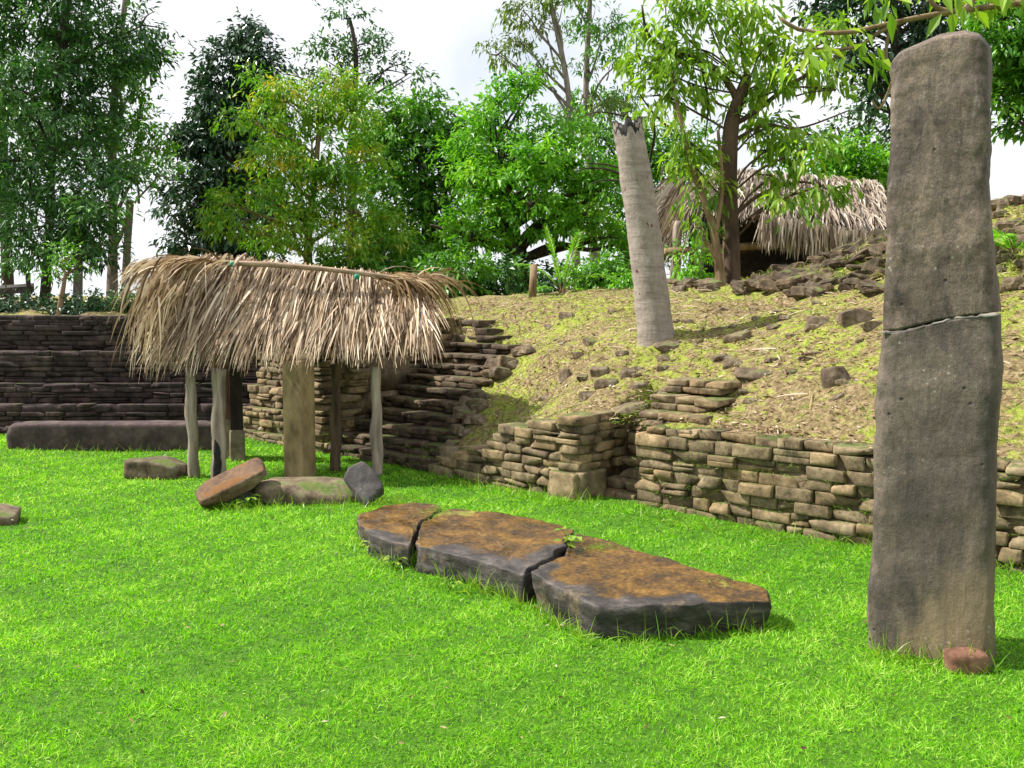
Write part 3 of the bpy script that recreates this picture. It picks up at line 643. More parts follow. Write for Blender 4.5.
def thatch_slope(R0, R1, E0, E1, N, seed, Lm=.55, wd=.016, lift=.07, over=.06):
    r = np.random.default_rng(seed); u = r.uniform(-.01, 1.01, N); v = r.uniform(-.05, .72, N)**1.0
    Rr = R0+(R1-R0)*u[:, None]; Ee = E0+(E1-E0)*u[:, None]; dn = Ee-Rr; Ls = np.linalg.norm(dn, axis=1); dn = dn/Ls[:, None]
    al = (R1-R0)/np.linalg.norm(R1-R0); nrm = np.cross(al, dn); nrm /= np.linalg.norm(nrm, axis=1)[:, None]; nrm *= np.sign(nrm[:, 2:3]+1e-9)
    clump = np.sin(u*61+v*9)*.10+np.sin(u*23+4)*.08
    P = Rr+dn*(v*Ls)[:, None]+nrm*(r.uniform(.0, lift, N)*(1-.3*v))[:, None]
    D = dn+al*(r.normal(size=N)*.14+clump*.6)[:, None]+nrm*r.normal(.10, .09, N)[:, None]
    L = np.minimum(r.uniform(.35, 1.15, N)*Lm, (1-v)*Ls+over+r.uniform(0, .10, N)+.03*np.sin(u*40))
    return ribbons(P, D, L, r.uniform(.6, 1.5, N)*wd, .42, 5, seed, .85, np.array([0, -1, .4]), .6, np.clip(r.beta(2, 2, N)+.12*np.sin(u*47), 0, 1))
front = thatch_slope(R0, R1, E0, E1, 6600, 51, .5, .018, .07, .11)
back = thatch_slope(R0, R1, Bk0, Bk1, 2500, 52)
def cap_strands(N, seed):
    r = np.random.default_rng(seed); u = r.uniform(0, 1, N); P = R0e+(R1-R0e)*u[:, None]+np.c_[r.normal(0, .02, N), r.normal(.02, .05, N), r.uniform(-.02, .015, N)]
    D = np.c_[r.normal(.0, .6, N), r.choice([-1., .7], N, p=[.7, .3]), r.normal(-.45, .22, N)]
    return ribbons(P, D, r.uniform(.18, .5, N), r.uniform(.01, .022, N), 1.5, 5, seed, .9, None, .7)
def fan(N, seed, origin, spread, dirm, dsd, Lr, grav, wd=(.011, .025)):
    r = np.random.default_rng(seed); P = origin+r.normal(size=(N, 3))*spread
    D = np.array(dirm)+r.normal(size=(N, 3))*dsd
    return ribbons(P, D, r.uniform(*Lr, N), r.uniform(*wd, N), r.uniform(grav*.7, grav*1.3, N), 7, seed, .9, None, .6)
leftA = fan(520, 61, at(195, 262, 9.35), np.array([.14, .16, .02]), (-1, -.35, -.12), .34, (.35, .68), 2.2)
leftC = fan(420, 64, at(172, 290, 9.0), np.array([.09, .2, .10]), (-.45, -.3, -.8), .28, (.35, .72), 1.6)
leftB = fan(80, 62, at(165, 263, 9.4), np.array([.07, .12, .015]), (-1, .0, .0), .2, (.25, .5), 1.0)
rightA = fan(230, 63, at(405, 278, 9.7), np.array([.16, .12, .025]), (1, -.35, .12), .32, (.35, .8), 2.1)
mesh_q('front_thatch', join([front, cap_strands(1400, 55)]), M['thatch'], hut, smooth=False)
mesh_q('rear_thatch', back, M['thatch'], hut, smooth=False)
mesh_q('left_thatch', join([leftA, leftB, leftC]), M['thatch'], hut, smooth=False)
mesh_q('right_thatch', rightA, M['thatch_yellow'], hut, smooth=False)
mesh_q('ridge_pole', tube(curve([at(230, 263, 9.28), at(290, 266, 9.35), at(350, 272, 9.45), at(405, 280, 9.6)], 24), .024, 10, .05, 4), M['pole_wood'], hut)
mesh_q('ridge_pole', tube(curve([at(234, 266, 9.1), at(240, 258, 9.45), at(246, 254, 9.7)], 6), .014, 8), M['pole_wood'], hut)
for px in (232, 357): mesh_q('twine_tie', tube(np.array([at(px, 264+(px-232)*.1+q, 9.25+(px-232)*.0012) for q in (-2.5, 0, 3)]), [.020, .028, .020], 8), M['twine'], hut)
def gpost(px, py, ztop, r0, r1, seed, mat, lean=(0, 0)):
    g = ground(px, py); return mesh_q('post', taper_post((g[0], g[1], -.03), (g[0]+lean[0], g[1]+lean[1], ztop), r0, r1, seed), M[mat], hut)
gpost(192, 478, 1.0, .056, .042, 1, 'post_wood', (.03, 0))
p2 = gpost(219, 480, 1.0, .068, .06, 2, 'post_wood', (.03, 0))
gpost(336, 471, 1.05, .05, .045, 3, 'post_dark', (.02, 0)); gpost(379, 475, 1.0, .052, .046, 4, 'post_wood', (-.03, 0))
g = ground(219, 480); mesh_q('charred_patch', tube(np.array([(g[0]+.012*math.sin(z_*9), g[1]-.056, z_) for z_ in np.linspace(.0, .42, 9)]), [.03, .034, .036, .034, .03, .034, .03, .02, .004], 8, .25, 3), M['char'], hut)
for (a_, b_) in (((E0+[.25, .5, .15]), (E1+[-.2, .5, .15])), ((Bk0+[.3, -.15, .17]), (Bk1+[-.2, -.1, .17]))): mesh_q('beam', tube(np.linspace(a_, b_, 8), .028, 8, .05), M['post_dark'], hut)
for f in (.15, .4, .65, .9):
    r_ = R0+(R1-R0)*f-[0, 0, .07]; e_ = E0+(E1-E0)*f+[0, .1, .10]; k_ = Bk0+(Bk1-Bk0)*f+[0, -.1, .10]
    mesh_q('rafter', tube(np.linspace(e_, r_, 6), .02, 6), M['post_dark'], hut); mesh_q('rafter', tube(np.linspace(k_, r_, 6), .02, 6), M['post_dark'], hut)
# square pillar under the roof, seen on its corner, and the two pillars further back
def square_pillar(name, label, px, py, half, ztop, yaw, mat, seed, base=None, hx=None):
    g = ground(px, py); e = empty(name, (g[0], g[1]+half, 0), label, 'stone pillar')
    v, q, t = stones(np.array([[0, 0, 0.]]), np.array([[hx or half, half, ztop/2+.03]]), np.array([yaw]), 14, 24., 0, .012, None, seed)
    v[:, 2] += ztop/2; v += np.array([g[0], g[1]+half, 0]); mesh_q('shaft', (v, q, t), M[mat], e)
    if base:
        v, q, t = stones(np.array([[g[0], g[1]+half, base/2-.02]]), np.array([[(hx or half)*1.25, half*1.25, base/2+.02]]), np.array([yaw]), 8, 9., 5, .05, None, seed+1)
        mesh_q('plinth', (v, q, t), M['base_stone'], e)
    return e
square_pillar('stone_pillar', 'yellowish square pillar seen on its corner in the middle of the shelter', 298, 482, .102, 1.05, math.radians(67), 'pillar_stone', 71)
square_pillar('stone_pillar', 'reddish brown pillar on a pale stone plinth behind the left posts', 222, 459, .085, 1.15, .1, 'pillar_red', 72, .40)
square_pillar('stone_pillar', 'dark narrow pillar just right of the reddish one under the shelter roof', 236, 462, .06, 1.15, .2, 'pillar_dark', 73, .32)

# ------------------------------------------------------------------ larger thatched hut behind the rubble
hut2 = empty('thatched_hut', (4.2, 15.8, 1.7), 'wide low thatched hut with a dark open front behind the rubble heap and leafy tree', 'hut')
q0 = at(716, 172, 16.6); q1 = at(876, 186, 17.6); e0 = at(684, 210, 14.6); e1 = at(905, 247, 14.2); 
b0, b1 = roof_core(q0, q1, e0*.85+q0*.15+[.2, .05, -.05], e1*.85+q1*.15+[0, .05, -.05], 'roof_lining', hut2, M['thatch_core'], .06, 1.75)
mesh_q('front_thatch', join([thatch_slope(q0, q1, e0, e1, 7500, 81, .7, .032, .10, .06), ribbons(*(lambda r, n: (e0+(e1-e0)*r.uniform(.35, 1, n)[:, None]+np.c_[np.zeros(n), r.uniform(-.15, .15, n), r.uniform(0, .15, n)], np.c_[r.normal(0, .15, n), r.normal(-.1, .1, n), -np.ones(n)], r.uniform(.2, .5, n), r.uniform(.02, .045, n)))(np.random.default_rng(8), 1300), .1, 4, 82)]), M['thatch_old'], hut2, smooth=False)
mesh_q('left_thatch', join([thatch_slope(q0, q0+[.02, .3, -.1], e0+[.0, 0, 0], at(668, 225, 17.5), 900, 83, .7, .035, .1, .1), fan(330, 84, at(682, 200, 15.8), np.array([.14, .5, .2]), (-.7, -.2, -.7), .25, (.5, .95), 1.0, (.02, .04))]), M['thatch_old'], hut2, smooth=False)
for px, py in ((698, 290), (822, 285), (676, 288)):
    p = at(px, py, 15.1); mesh_q('post', taper_post((p[0], p[1], 1.5), (p[0], p[1], 2.75), .085, .07, px, .06), M['post_wood'], hut2)
mesh_q('beam', tube(np.linspace(at(665, 252, 15.0), at(900, 236, 15.5), 8), .06, 8, .04), M['bark_tan'], hut2)
mesh_q('beam', tube(np.linspace(at(690, 262, 15.9), at(800, 238, 16.2), 8), .06, 8, .04), M['post_dark'], hut2)
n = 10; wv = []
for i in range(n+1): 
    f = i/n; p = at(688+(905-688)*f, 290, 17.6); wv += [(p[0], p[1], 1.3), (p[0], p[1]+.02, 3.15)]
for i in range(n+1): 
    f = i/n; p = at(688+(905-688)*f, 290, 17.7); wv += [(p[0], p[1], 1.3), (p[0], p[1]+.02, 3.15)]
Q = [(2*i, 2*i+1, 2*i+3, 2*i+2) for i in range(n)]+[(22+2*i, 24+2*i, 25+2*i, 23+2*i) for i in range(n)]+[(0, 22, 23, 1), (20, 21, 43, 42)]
mesh('rear_wall', np.array(wv), [np.array(Q)], M['roof_dark'], hut2, {'tint': np.zeros(len(wv))}, smooth=False)  # dark wall colour stands in for the shade inside the open hut

# dark little pavilion at the far left
pv = empty('pavilion', (-7.3, 15.5, 1.38), 'small dark pavilion with a low sloping roof above the wall at the far left', 'shelter')
q = [at(-60, 293, 14.8), at(34, 286, 14.8), at(34, 283, 16.2), at(-60, 290, 16.2)]
V = np.array(q+[p-np.array([0, 0, .09]) for p in q]); mesh('roof', V, [np.array([(0, 1, 2, 3), (7, 6, 5, 4), (0, 4, 5, 1), (1, 5, 6, 2), (2, 6, 7, 3), (3, 7, 4, 0)])], M['roof_dark'], pv, {'tint': np.zeros(8)}, smooth=False)
for px, Y in ((27, 14.95), (4, 14.95), (-40, 14.95), (24, 16.0), (-40, 16.0)):
    p = at(px, 300, Y); mesh_q('post', tube(np.array([(p[0], p[1], 1.2), (p[0], p[1], 1.6), (p[0], p[1], at(px, 291, Y)[2])]), .055, 8), M['post_dark'], pv)

# ------------------------------------------------------------------ palm stump
def palm():
    b = hit(656, 338); top = at(626, 118, b[1]+.0); e = empty('palm_stump', tuple(b), 'tall grey branchless palm trunk leaning left on the slope, jagged charred top', 'palm trunk')
    n = 70; t_ = np.linspace(-.06, 1, n); path = b+(top-b)*t_[:, None]; path[:, 0] += .02*np.sin(t_*3.)
    rad = np.interp(t_, [-.06, 0, .08, .3, .7, 1], [.19, .182, .168, .160, .150, .138])*(1+.010*np.sin(np.arange(n)*1.5))
    V, Q, T = tube(path, rad, 40, .02, 6, cap=False)
    r = random.Random(3); jag = [abs(math.sin(j*1.9)*.05+math.sin(j*.83+1)*.05)+r.uniform(0, .03) for j in range(40)]
    V = V.reshape(n, 40, 3)
    for j in range(40):
        for i in range(n-8, n): V[i, j] -= (top-b)/np.linalg.norm(top-b)*jag[j]*((i-(n-9))/8)
    ring = V[-1].copy(); V = V.reshape(-1, 3); mesh_q('trunk', (V, Q, T), M['palm_bark'], e)
    ax = (top-b)/np.linalg.norm(top-b); c = ring.mean(0)
    o1 = ring+(ring-c)*.02; lo = np.array([o1[j]-ax*(.04+.10*abs(math.sin(j*1.3)*math.sin(j*.57+.4))) for j in range(40)]); i1 = c+(ring-c)*.8; i2 = i1-ax*.25; up = ring+ax*.012
    A_ = np.concatenate([lo, up, i1, i2]); Q = []
    for k in range(3):
        for j in range(40): j2 = (j+1) % 40; Q.append((k*40+j, k*40+j2, k*40+40+j2, k*40+40+j))
    A_ = np.vstack([A_, c-ax*.25]); Q += [(120+j, 120+(j+1) % 40, 160, 160) for j in range(40)]
    mesh_q('charred_rim', (A_, np.array(Q), np.zeros(len(A_))), M['char'], e)
palm()

# ------------------------------------------------------------------ trees
def leaves(C, D, L, wr, rng, tint, droop=.3, flat=.6, upv=None):
    """each leaf a folded four-point blade at C pointing along D"""
    N = len(C); D = D/np.linalg.norm(D, axis=1)[:, None]; up = rng.normal(size=(N, 3))*flat+(np.array([0, 0, 1.]) if upv is None else upv)
    S = np.cross(D, up); S /= np.linalg.norm(S, axis=1)[:, None]+1e-9; Nn = np.cross(S, D)
    w = (L*wr)[:, None]; L = L[:, None]
    V = np.stack([C, C+D*L*.45-S*w*.5+Nn*w*.12, C+D*L+np.array([0, 0, -1])*L*droop*.4, C+D*L*.5+S*w*.5+Nn*w*.12], 1).reshape(-1, 3)
    return V, np.arange(N*4).reshape(N, 4), np.repeat(tint, 4)
DK = 8.0
def crown(blobs, Y, dens, leaf, wr, seed, spray=9, depthk=1., droop=.35, tintk=.0, per=.55, hollow=.35):
    """blobs (px, py, rx, ry[, dY]) -> puffs of leafy sprays; dens steers how closely they are set"""
    r = np.random.default_rng(seed); out = []
    for bl in blobs:
        px, py, rx, ry = bl[:4]; dY = bl[4] if len(bl) > 4 else 0.
        c = at(px, py, Y+dY); s = (Y+dY)/1000; tot = max(6, int(math.pi*rx*ry/1000*dens*DK/spray))
        m = max(2, int(round(math.pi*rx*ry/(math.pi*11.*8.)*1.5))); q = r.normal(size=(m, 3)); q /= np.linalg.norm(q, axis=1)[:, None]; q *= (r.uniform(.12, 1, m)**(1/2.4))[:, None]
        hx = np.array([rx*s, (rx+ry)/2*s*depthk, ry*s]); PC = c+q*hx*np.array([.92, .92, .88]); PR = r.uniform(7., 15., m)*s
        PT = r.normal(0, .13, m); wgt = PR**2; wgt /= wgt.sum(); idx = r.choice(m, tot, p=wgt); n = tot
        d = r.normal(size=(n, 3)); d[:, 2] = np.abs(d[:, 2])*1.0-.35; d /= np.linalg.norm(d, axis=1)[:, None]
        O = PC[idx]+d*(PR[idx]*r.uniform(.35, 1.05, n))[:, None]*np.array([1.15, 1.15, .62])
        dr = d*.9+q[idx]*.5+r.normal(size=(n, 3))*.4; dr[:, 2] -= droop*.6; dr /= np.linalg.norm(dr, axis=1)[:, None]
        ct = np.clip(.5+PT[idx]+r.normal(0, .08, n), 0, 1); upv = d*.9+np.array([0, 0, .7])
        for j in range(spray):
            f = j/spray; side = r.normal(size=(n, 3)); sl = leaf*spray*per*.42
            P = O+dr*f*sl+r.normal(size=(n, 3))*leaf*.3
            Dd = dr*.7+side*.5; Dd[:, 2] -= droop
            out.append(leaves(P, Dd, leaf*r.uniform(.6, 1.2, n), wr, r, np.clip(ct+r.normal(0, .12, n), 0, 1), droop, .35, upv))
    return join(out)
def limb(A, B, r0, r1, seed, sag=.12, n=9):
    r = random.Random(seed); A = np.array(A); B = np.array(B); L = np.linalg.norm(B-A); t_ = np.linspace(0, 1, n)
    P = A+(B-A)*t_[:, None]; P[:, 2] += np.sin(t_*math.pi)*L*r.uniform(-.04, sag); P[:, 0] += np.sin(t_*math.pi*2+r.uniform(0, 3))*L*.035; P[:, 1] += np.sin(t_*math.pi)*L*r.uniform(-.1, .1)
    return tube(P, r0+(r1-r0)*t_**.8, 6, .05, seed)
def tree(name, label, cat, Y, trunk, blobs, mat, bark='bark_dark', dens=55, leaf=.11, wr=.42, seed=1, group=None, spray=9, droop=.35, twigs=3, extra=None, limb_r=.32, depthk=1., hollow=.35):
    b = at(trunk[0][0], trunk[0][1], Y); gz = h1(b[0], b[1]); base = np.array([b[0], b[1], gz-.03]) if not extra or 'base' not in extra else np.array(extra['base'])
    e = empty(name, tuple(base), label, cat, group); r = random.Random(seed)
    pts = [base]+[at(p[0], p[1], Y+(p[3] if len(p) > 3 else 0)) for p in trunk if at(p[0], p[1], Y)[2] > base[2]+.1]
    rads = [trunk[0][2]*1.15]+[p[2] for p in trunk if at(p[0], p[1], Y)[2] > base[2]+.1]
    if len(pts) < 2: pts.append(base+[0, 0, .5]); rads.append(rads[0])
    n = 26; P = curve(pts, n); rd = np.interp(np.linspace(0, len(pts)-1, n), range(len(pts)), rads)*Y/1000
    parts = [tube(P, rd, 9, .07, seed)]
    for i, bl in enumerate(blobs):
        if extra and extra.get('nolimb'): break
        c = at(bl[0], bl[1], Y+(bl[4] if len(bl) > 4 else 0)); dd = np.linalg.norm((P-c)*[1, 1, 1.3], axis=1)+np.where(P[:, 2] > c[2], .6, 0); k = int(np.argmin(dd[2:]))+2
        a_ = P[max(2, k-3)]; r0 = max(.012, rd[max(2, k-3)]*.55)*limb_r/.32; parts.append(limb(a_, c, r0, .012, seed+i))
        for j in range(twigs):
            s_ = (Y)/1000; q = np.array([r.uniform(-.8, .8)*bl[2]*s_, r.uniform(-.6, .6)*bl[2]*s_, r.uniform(-.5, .9)*bl[3]*s_]); parts.append(limb(a_*.4+c*.6 if j % 2 else c, c+q, r0*.4+.006, .005, seed+i*7+j, .1, 6))
    if extra and 'limbs' in extra:
        for path, r0, r1 in extra['limbs']:
            pp = curve([at(p[0], p[1], Y+(p[2] if len(p) > 2 else 0)) for p in path], 18); parts.append(tube(pp, np.linspace(r0, r1, 18)*Y/1000, 7, .06, seed))
    mesh_q('trunk', join(parts), M[bark], e)
    mesh_q('crown', crown(blobs, Y, dens, leaf, wr, seed, spray, depthk, droop, 0, .55, hollow), M[mat], e, smooth=False)
    return e

M['lf_mid'] = leaf_mat('lf_mid', [(.02, .08, .008), (.055, .19, .010), (.11, .29, .014), (.20, .40, .03)])
M['lf_dark'] = leaf_mat('lf_dark', [(.006, .028, .012), (.014, .052, .02), (.03, .09, .03), (.07, .14, .06)], .12, .3, .6)
M['lf_blue'] = leaf_mat('lf_blue', [(.008, .035, .010), (.024, .085, .018), (.055, .165, .028), (.13, .29, .04)], .25, .4)
M['lf_yellow'] = leaf_mat('lf_yellow', [(.045, .15, .008), (.10, .27, .012), (.21, .37, .02), (.42, .33, .03)], .35)
M['lf_bright'] = leaf_mat('lf_bright', [(.04, .16, .008), (.09, .28, .012), (.16, .38, .02), (.26, .45, .03)], .4)
M['lf_olive'] = leaf_mat('lf_olive', [(.03, .08, .012), (.075, .14, .02), (.15, .22, .04), (.26, .28, .06)], .35)
M['lf_over'] = leaf_mat('lf_over', [(.05, .13, .01), (.12, .25, .015), (.22, .36, .03), (.38, .46, .08)], .45)

G1 = 'tall trees along the wall at the left'
tree('broadleaf_tree', 'tall tree with feathery dark foliage filling the top left corner', 'tree', 16, [(45, 318, 4.5), (48, 250, 4.2), (52, 160, 4), (60, 60, 4), (70, -10, 3)],
     [(20, 20, 60, 45), (80, 20, 55, 40), (30, 95, 55, 38, -1), (90, 85, 50, 30), (15, 160, 35, 30, -1), (70, 140, 45, 26, 1), (125, 60, 32, 24), (-40, 60, 60, 60), (140, 25, 26, 20), (55, -40, 70, 40), (0, 215, 20, 25), (50, 60, 50, 40, 1.5), (20, 130, 50, 40, 1.5), (95, 130, 26, 20)], 'lf_blue', 'bark_dark', 38, .13, .34, 101, G1)
tree('broadleaf_tree', 'slim-trunked tree with open airy branches right of the top left corner', 'tree', 18, [(112, 320, 5), (113, 240, 4.6), (112, 140, 4.5), (118, 60, 3), (128, -20, 2.5)],
     [(125, 55, 26, 24), (140, 85, 22, 16), (112, 118, 32, 18), (150, 55, 18, 16), (138, 118, 28, 16), (150, 150, 26, 16), (120, 165, 22, 14), (155, 175, 22, 14, -1)], 'lf_mid', 'bark_grey', 42, .12, .42, 102, G1,
     extra={'limbs': [([(113, 130), (122, 110), (119, 90)], 3, 1.5), ([(125, 318), (127, 250), (130, 200)], 4.5, 3.5)]})
tree('broadleaf_tree', 'bushy bluish green tree with long narrow leaves standing over the left wall', 'tree', 15, [(78, 318, 4.5), (78, 250, 4.2), (76, 190, 3)],
     [(70, 180, 45, 32), (50, 225, 45, 32), (95, 212, 32, 24, -.6), (100, 245, 20, 14, -.4), (35, 255, 26, 14), (75, 252, 26, 14), (115, 180, 22, 14)], 'lf_blue', 'bark_grey', 44, .14, .30, 103, G1)
tree('broadleaf_tree', 'thin dark-stemmed tree behind the small pavilion', 'tree', 19, [(8, 300, 5), (5, 200, 5), (2, 100, 3)], [(5, 235, 30, 22), (-15, 190, 40, 30), (25, 195, 25, 20), (0, 130, 50, 40)], 'lf_blue', 'bark_dark', 34, .13, .3, 104, G1)
tree('sapling', 'young pinkish-stemmed sapling growing from the top of the left wall', 'sapling', 13.2, [(59, 322, 3.), (62, 295, 2.6), (66, 272, 1.6)], [(62, 262, 14, 8), (72, 272, 10, 8), (54, 275, 9, 8)], 'lf_mid', 'bark_tan', 60, .09, .3, 105)
tree('evergreen_tree', 'dark dense cone-shaped tree with a pointed top behind the shelter', 'tree', 21, [(225, 320, 7), (225, 200, 6), (235, 100, 4), (240, 30, 2)],
     [(240, 32, 13, 15), (238, 62, 28, 19), (258, 62, 20, 18), (222, 85, 32, 17), (250, 95, 36, 22), (205, 118, 38, 22), (245, 130, 46, 26), (190, 150, 32, 22), (225, 165, 50, 28), (200, 200, 42, 26), (245, 205, 46, 28), (205, 235, 42, 22), (240, 250, 42, 22)], 'lf_dark', 'bark_dark', 72, .15, .5, 106)
tree('broadleaf_tree', 'olive-yellow tree with long drooping branch tips behind the shelter roof', 'tree', 17, [(310, 300, 5), (308, 240, 4), (315, 180, 3), (320, 110, 2)],
     [(330, 85, 30, 20), (290, 105, 34, 22), (350, 110, 36, 24), (265, 85, 24, 14), (255, 125, 26, 16, -.5), (310, 140, 42, 24), (275, 165, 40, 20, -.5), (350, 165, 42, 28), (250, 195, 30, 14, -.8), (300, 200, 46, 24), (360, 215, 44, 28), (235, 225, 26, 12, -1), (285, 235, 44, 20, -.6), (335, 250, 40, 20, -.6), (385, 240, 30, 24), (225, 205, 20, 8, -1)], 'lf_yellow', 'bark_tan', 52, .115, .36, 107, droop=.5)
tree('broadleaf_tree', 'tall loose-leaved tree poking above the canopy left of centre', 'tree', 24, [(352, 300, 6), (352, 150, 4), (356, 60, 2.5), (350, 20, 1.5)],
     [(350, 18, 13, 15), (358, 45, 30, 15), (335, 58, 26, 12), (385, 70, 26, 9), (405, 75, 14, 6), (352, 78, 38, 13), (322, 38, 10, 8), (290, 75, 14, 8)], 'lf_blue', 'bark_dark', 44, .14, .4, 108)
tree('broadleaf_tree', 'rounded leafy green tree at the centre of the canopy', 'tree', 19.5, [(425, 300, 7), (428, 220, 6), (420, 150, 4)],
     [(395, 120, 36, 22), (430, 115, 30, 20), (375, 150, 34, 26), (415, 155, 42, 30), (450, 150, 28, 26), (400, 195, 46, 28), (445, 200, 34, 28), (420, 240, 44, 26), (460, 245, 26, 22), (465, 125, 26, 20), (470, 165, 26, 26), (390, 255, 34, 20, 1)], 'lf_mid', 'bark_dark', 68, .13, .45, 109)
tree('broadleaf_tree', 'wide spreading dark-limbed green tree behind the grassy bank', 'tree', 17.5, [(517, 300, 12), (517, 262, 11), (512, 235, 9), (500, 200, 6), (495, 160, 3)],
     [(515, 105, 28, 18), (490, 125, 34, 20), (545, 135, 34, 20), (470, 160, 34, 22), (520, 165, 46, 24), (575, 165, 34, 24), (485, 195, 34, 18, 1), (550, 195, 42, 20, .6), (600, 190, 30, 26), (470, 225, 22, 16), (575, 225, 34, 16, 1), (610, 235, 26, 20, .6), (530, 85, 14, 9), (498, 92, 9, 8), (515, 195, 40, 20, -.8), (545, 165, 34, 18, -.9), (480, 180, 30, 18, -.8), (585, 215, 28, 16, -.6), (470, 240, 26, 12, -.6), (555, 228, 30, 10, -.9), (500, 218, 18, 10, -1), (530, 205, 24, 10, -1.2)], 'lf_bright', 'bark_dark', 56, .12, .45, 110,
     extra={'limbs': [([(515, 250), (500, 225), (478, 195), (465, 165)], 7, 2), ([(515, 255), (490, 240), (455, 232), (430, 225)], 5, 1.5), ([(518, 250), (540, 225), (575, 210), (600, 190)], 7, 2), ([(518, 262), (555, 245), (590, 250), (615, 245)], 4, 1.5)]})
for k, (px, ks, lab) in enumerate([(572, 1, 'thin vine-draped tree against the white sky, left of the tallest stem'), (590, 2, 'tall slender tree wrapped in climbing vines above the canopy')]):
    bl = [(497+k*90, 55, 20, 8), (520+k*75, 42, 24, 9), (540+k*60, 25, 24, 10), (545+k*45, 70, 22, 10), (555+k*44, 5, 26, 12), (520+k*80, 10, 20, 8), (600, 100+k*10, 24, 12)] if k == 0 else [(590, 15, 16, 18), (588, 45, 10, 16), (590, 75, 10, 16), (612, 30, 24, 10), (620, 60, 16, 9), (592, 105, 24, 18), (615, 100, 22, 14), (570, -10, 30, 14), (560, 118, 26, 12)]
    tree('slender_tree', lab, 'tree', 23+k, [(px+6, 300, 4), (px, 180, 3.5), (px-4, 90, 3), (px-22+k*22, 0, 2.2), (px-30+k*30, -40, 2)], bl, 'lf_olive' if k == 0 else 'lf_mid', 'bark_grey', 44, .14, .36, 111+k, 'slender trees rising above the canopy', droop=.6)
tree('broadleaf_tree', 'shadowy tree half hidden behind the leaning palm trunk', 'tree', 20, [(632, 300, 6), (634, 240, 5), (630, 180, 4)], [(640, 130, 26, 18), (605, 140, 26, 20), (655, 165, 30, 24), (620, 185, 34, 24), (650, 215, 34, 26), (620, 245, 34, 24), (660, 255, 24, 22), (690, 150, 26, 24), (690, 195, 26, 20)], 'lf_mid', 'bark_dark', 60, .13, .45, 114, extra={'limbs': [([(633, 225, 0), (640, 190, -3), (615, 172, -4), (590, 168, -4.2), (575, 172, -4.4)], 1.4, .4), ([(633, 225, 0), (640, 180, -3), (612, 166, -4), (585, 163, -4.2)], 1.2, .4), ([(633, 225, 0), (640, 190, -3), (610, 180, -4), (590, 184, -4.3)], 1.2, .3), ([(633, 225, 0), (655, 130, -3), (630, 118, -3.6), (600, 112, -4), (578, 118, -4)], 1.3, .3)]})
# leafy tree in front of the hut
bt = [(665, 18, 26, 16), (700, 12, 30, 16), (740, 15, 30, 16), (668, 55, 22, 18), (700, 50, 26, 16), (775, 40, 30, 18), (660, 95, 22, 18), (690, 85, 26, 16), (760, 85, 28, 18), (800, 70, 24, 18), (770, 125, 30, 16), (690, 165, 24, 18), (800, 150, 22, 16, -.5), (820, 185, 24, 8, -.6), (790, 195, 26, 9, -.6), (700, 205, 12, 10), (765, 150, 16, 10), (770, 175, 18, 8), (825, 40, 20, 14), (640, 60, 12, 18), (835, 90, 16, 9)]
tree('broadleaf_tree', 'dark-trunked tree with long drooping yellow-green leaves in front of the thatched hut', 'tree', 12.2, [(731, 284, 9), (731, 240, 8.2), (729, 180, 7.6), (731, 125, 8), (741, 95, 6.5), (748, 75, 3.5)], bt, 'lf_over', 'bark_brown', 19, .145, .38, 120, droop=.65, spray=7, twigs=2, limb_r=.085,
     extra={'limbs': [([(738, 100), (722, 75), (700, 60), (670, 50), (648, 35), (642, 5)], 4, 1), ([(733, 125), (755, 112), (790, 85), (830, 62), (850, 40)], 3, 1), ([(735, 215), (760, 195), (800, 182), (830, 190)], 2.4, .8), ([(726, 172), (700, 150), (660, 120), (640, 95)], 2, .7), ([(735, 140), (765, 125), (800, 128), (850, 110)], 2, .7), ([(700, 60), (708, 100), (705, 140)], 1.5, .7)]})
tree('sapling', 'pale forked sapling leaning against the foot of the dark-trunked tree', 'sapling', 12.0, [(722, 284, 5), (712, 225, 4), (695, 175, 3), (680, 120, 2), (668, 60, 1.5)], [(672, 70, 12, 12), (685, 135, 12, 10), (702, 190, 10, 12), (700, 228, 12, 6)], 'lf_over', 'bark_tan', 30, .13, .3, 121, droop=.8, spray=6,
     extra={'limbs': [([(724, 282), (716, 240), (722, 190), (718, 130)], 3.5, 1.5)]})
tree('bush', 'bright green bush glowing in the sun behind the hut roof', 'bush', 19, [(845, 240, 4), (845, 190, 3)], [(830, 165, 32, 16), (865, 165, 26, 20), (815, 185, 30, 12), (860, 185, 34, 16), (890, 180, 24, 20), (845, 150, 20, 10)], 'lf_bright', 'bark_dark', 70, .15, .45, 122)
tree('broadleaf_tree', 'distant bluish tree seen between the hut and the standing stone', 'tree', 26, [(850, 240, 4), (850, 150, 3)], [(860, 120, 34, 16), (835, 128, 22, 10), (875, 95, 24, 18), (885, 135, 26, 18), (790, 140, 20, 10), (765, 120, 14, 10)], 'lf_blue', 'bark_dark', 38, .15, .45, 123)
tree('broadleaf_tree', 'dark leafy tree rising straight behind the top of the standing stone', 'tree', 17, [(905, 250, 6), (900, 120, 5), (896, 40, 5), (902, -20, 4)],
     [(855, 15, 24, 16), (845, 55, 16, 18), (870, 60, 22, 14), (905, 10, 28, 16), (945, 5, 30, 16), (880, 95, 24, 12), (825, 15, 20, 12), (860, -20, 50, 22), (930, 60, 30, 30), (930, 120, 30, 30)], 'lf_dark', 'bark_dark', 46, .16, .45, 124)
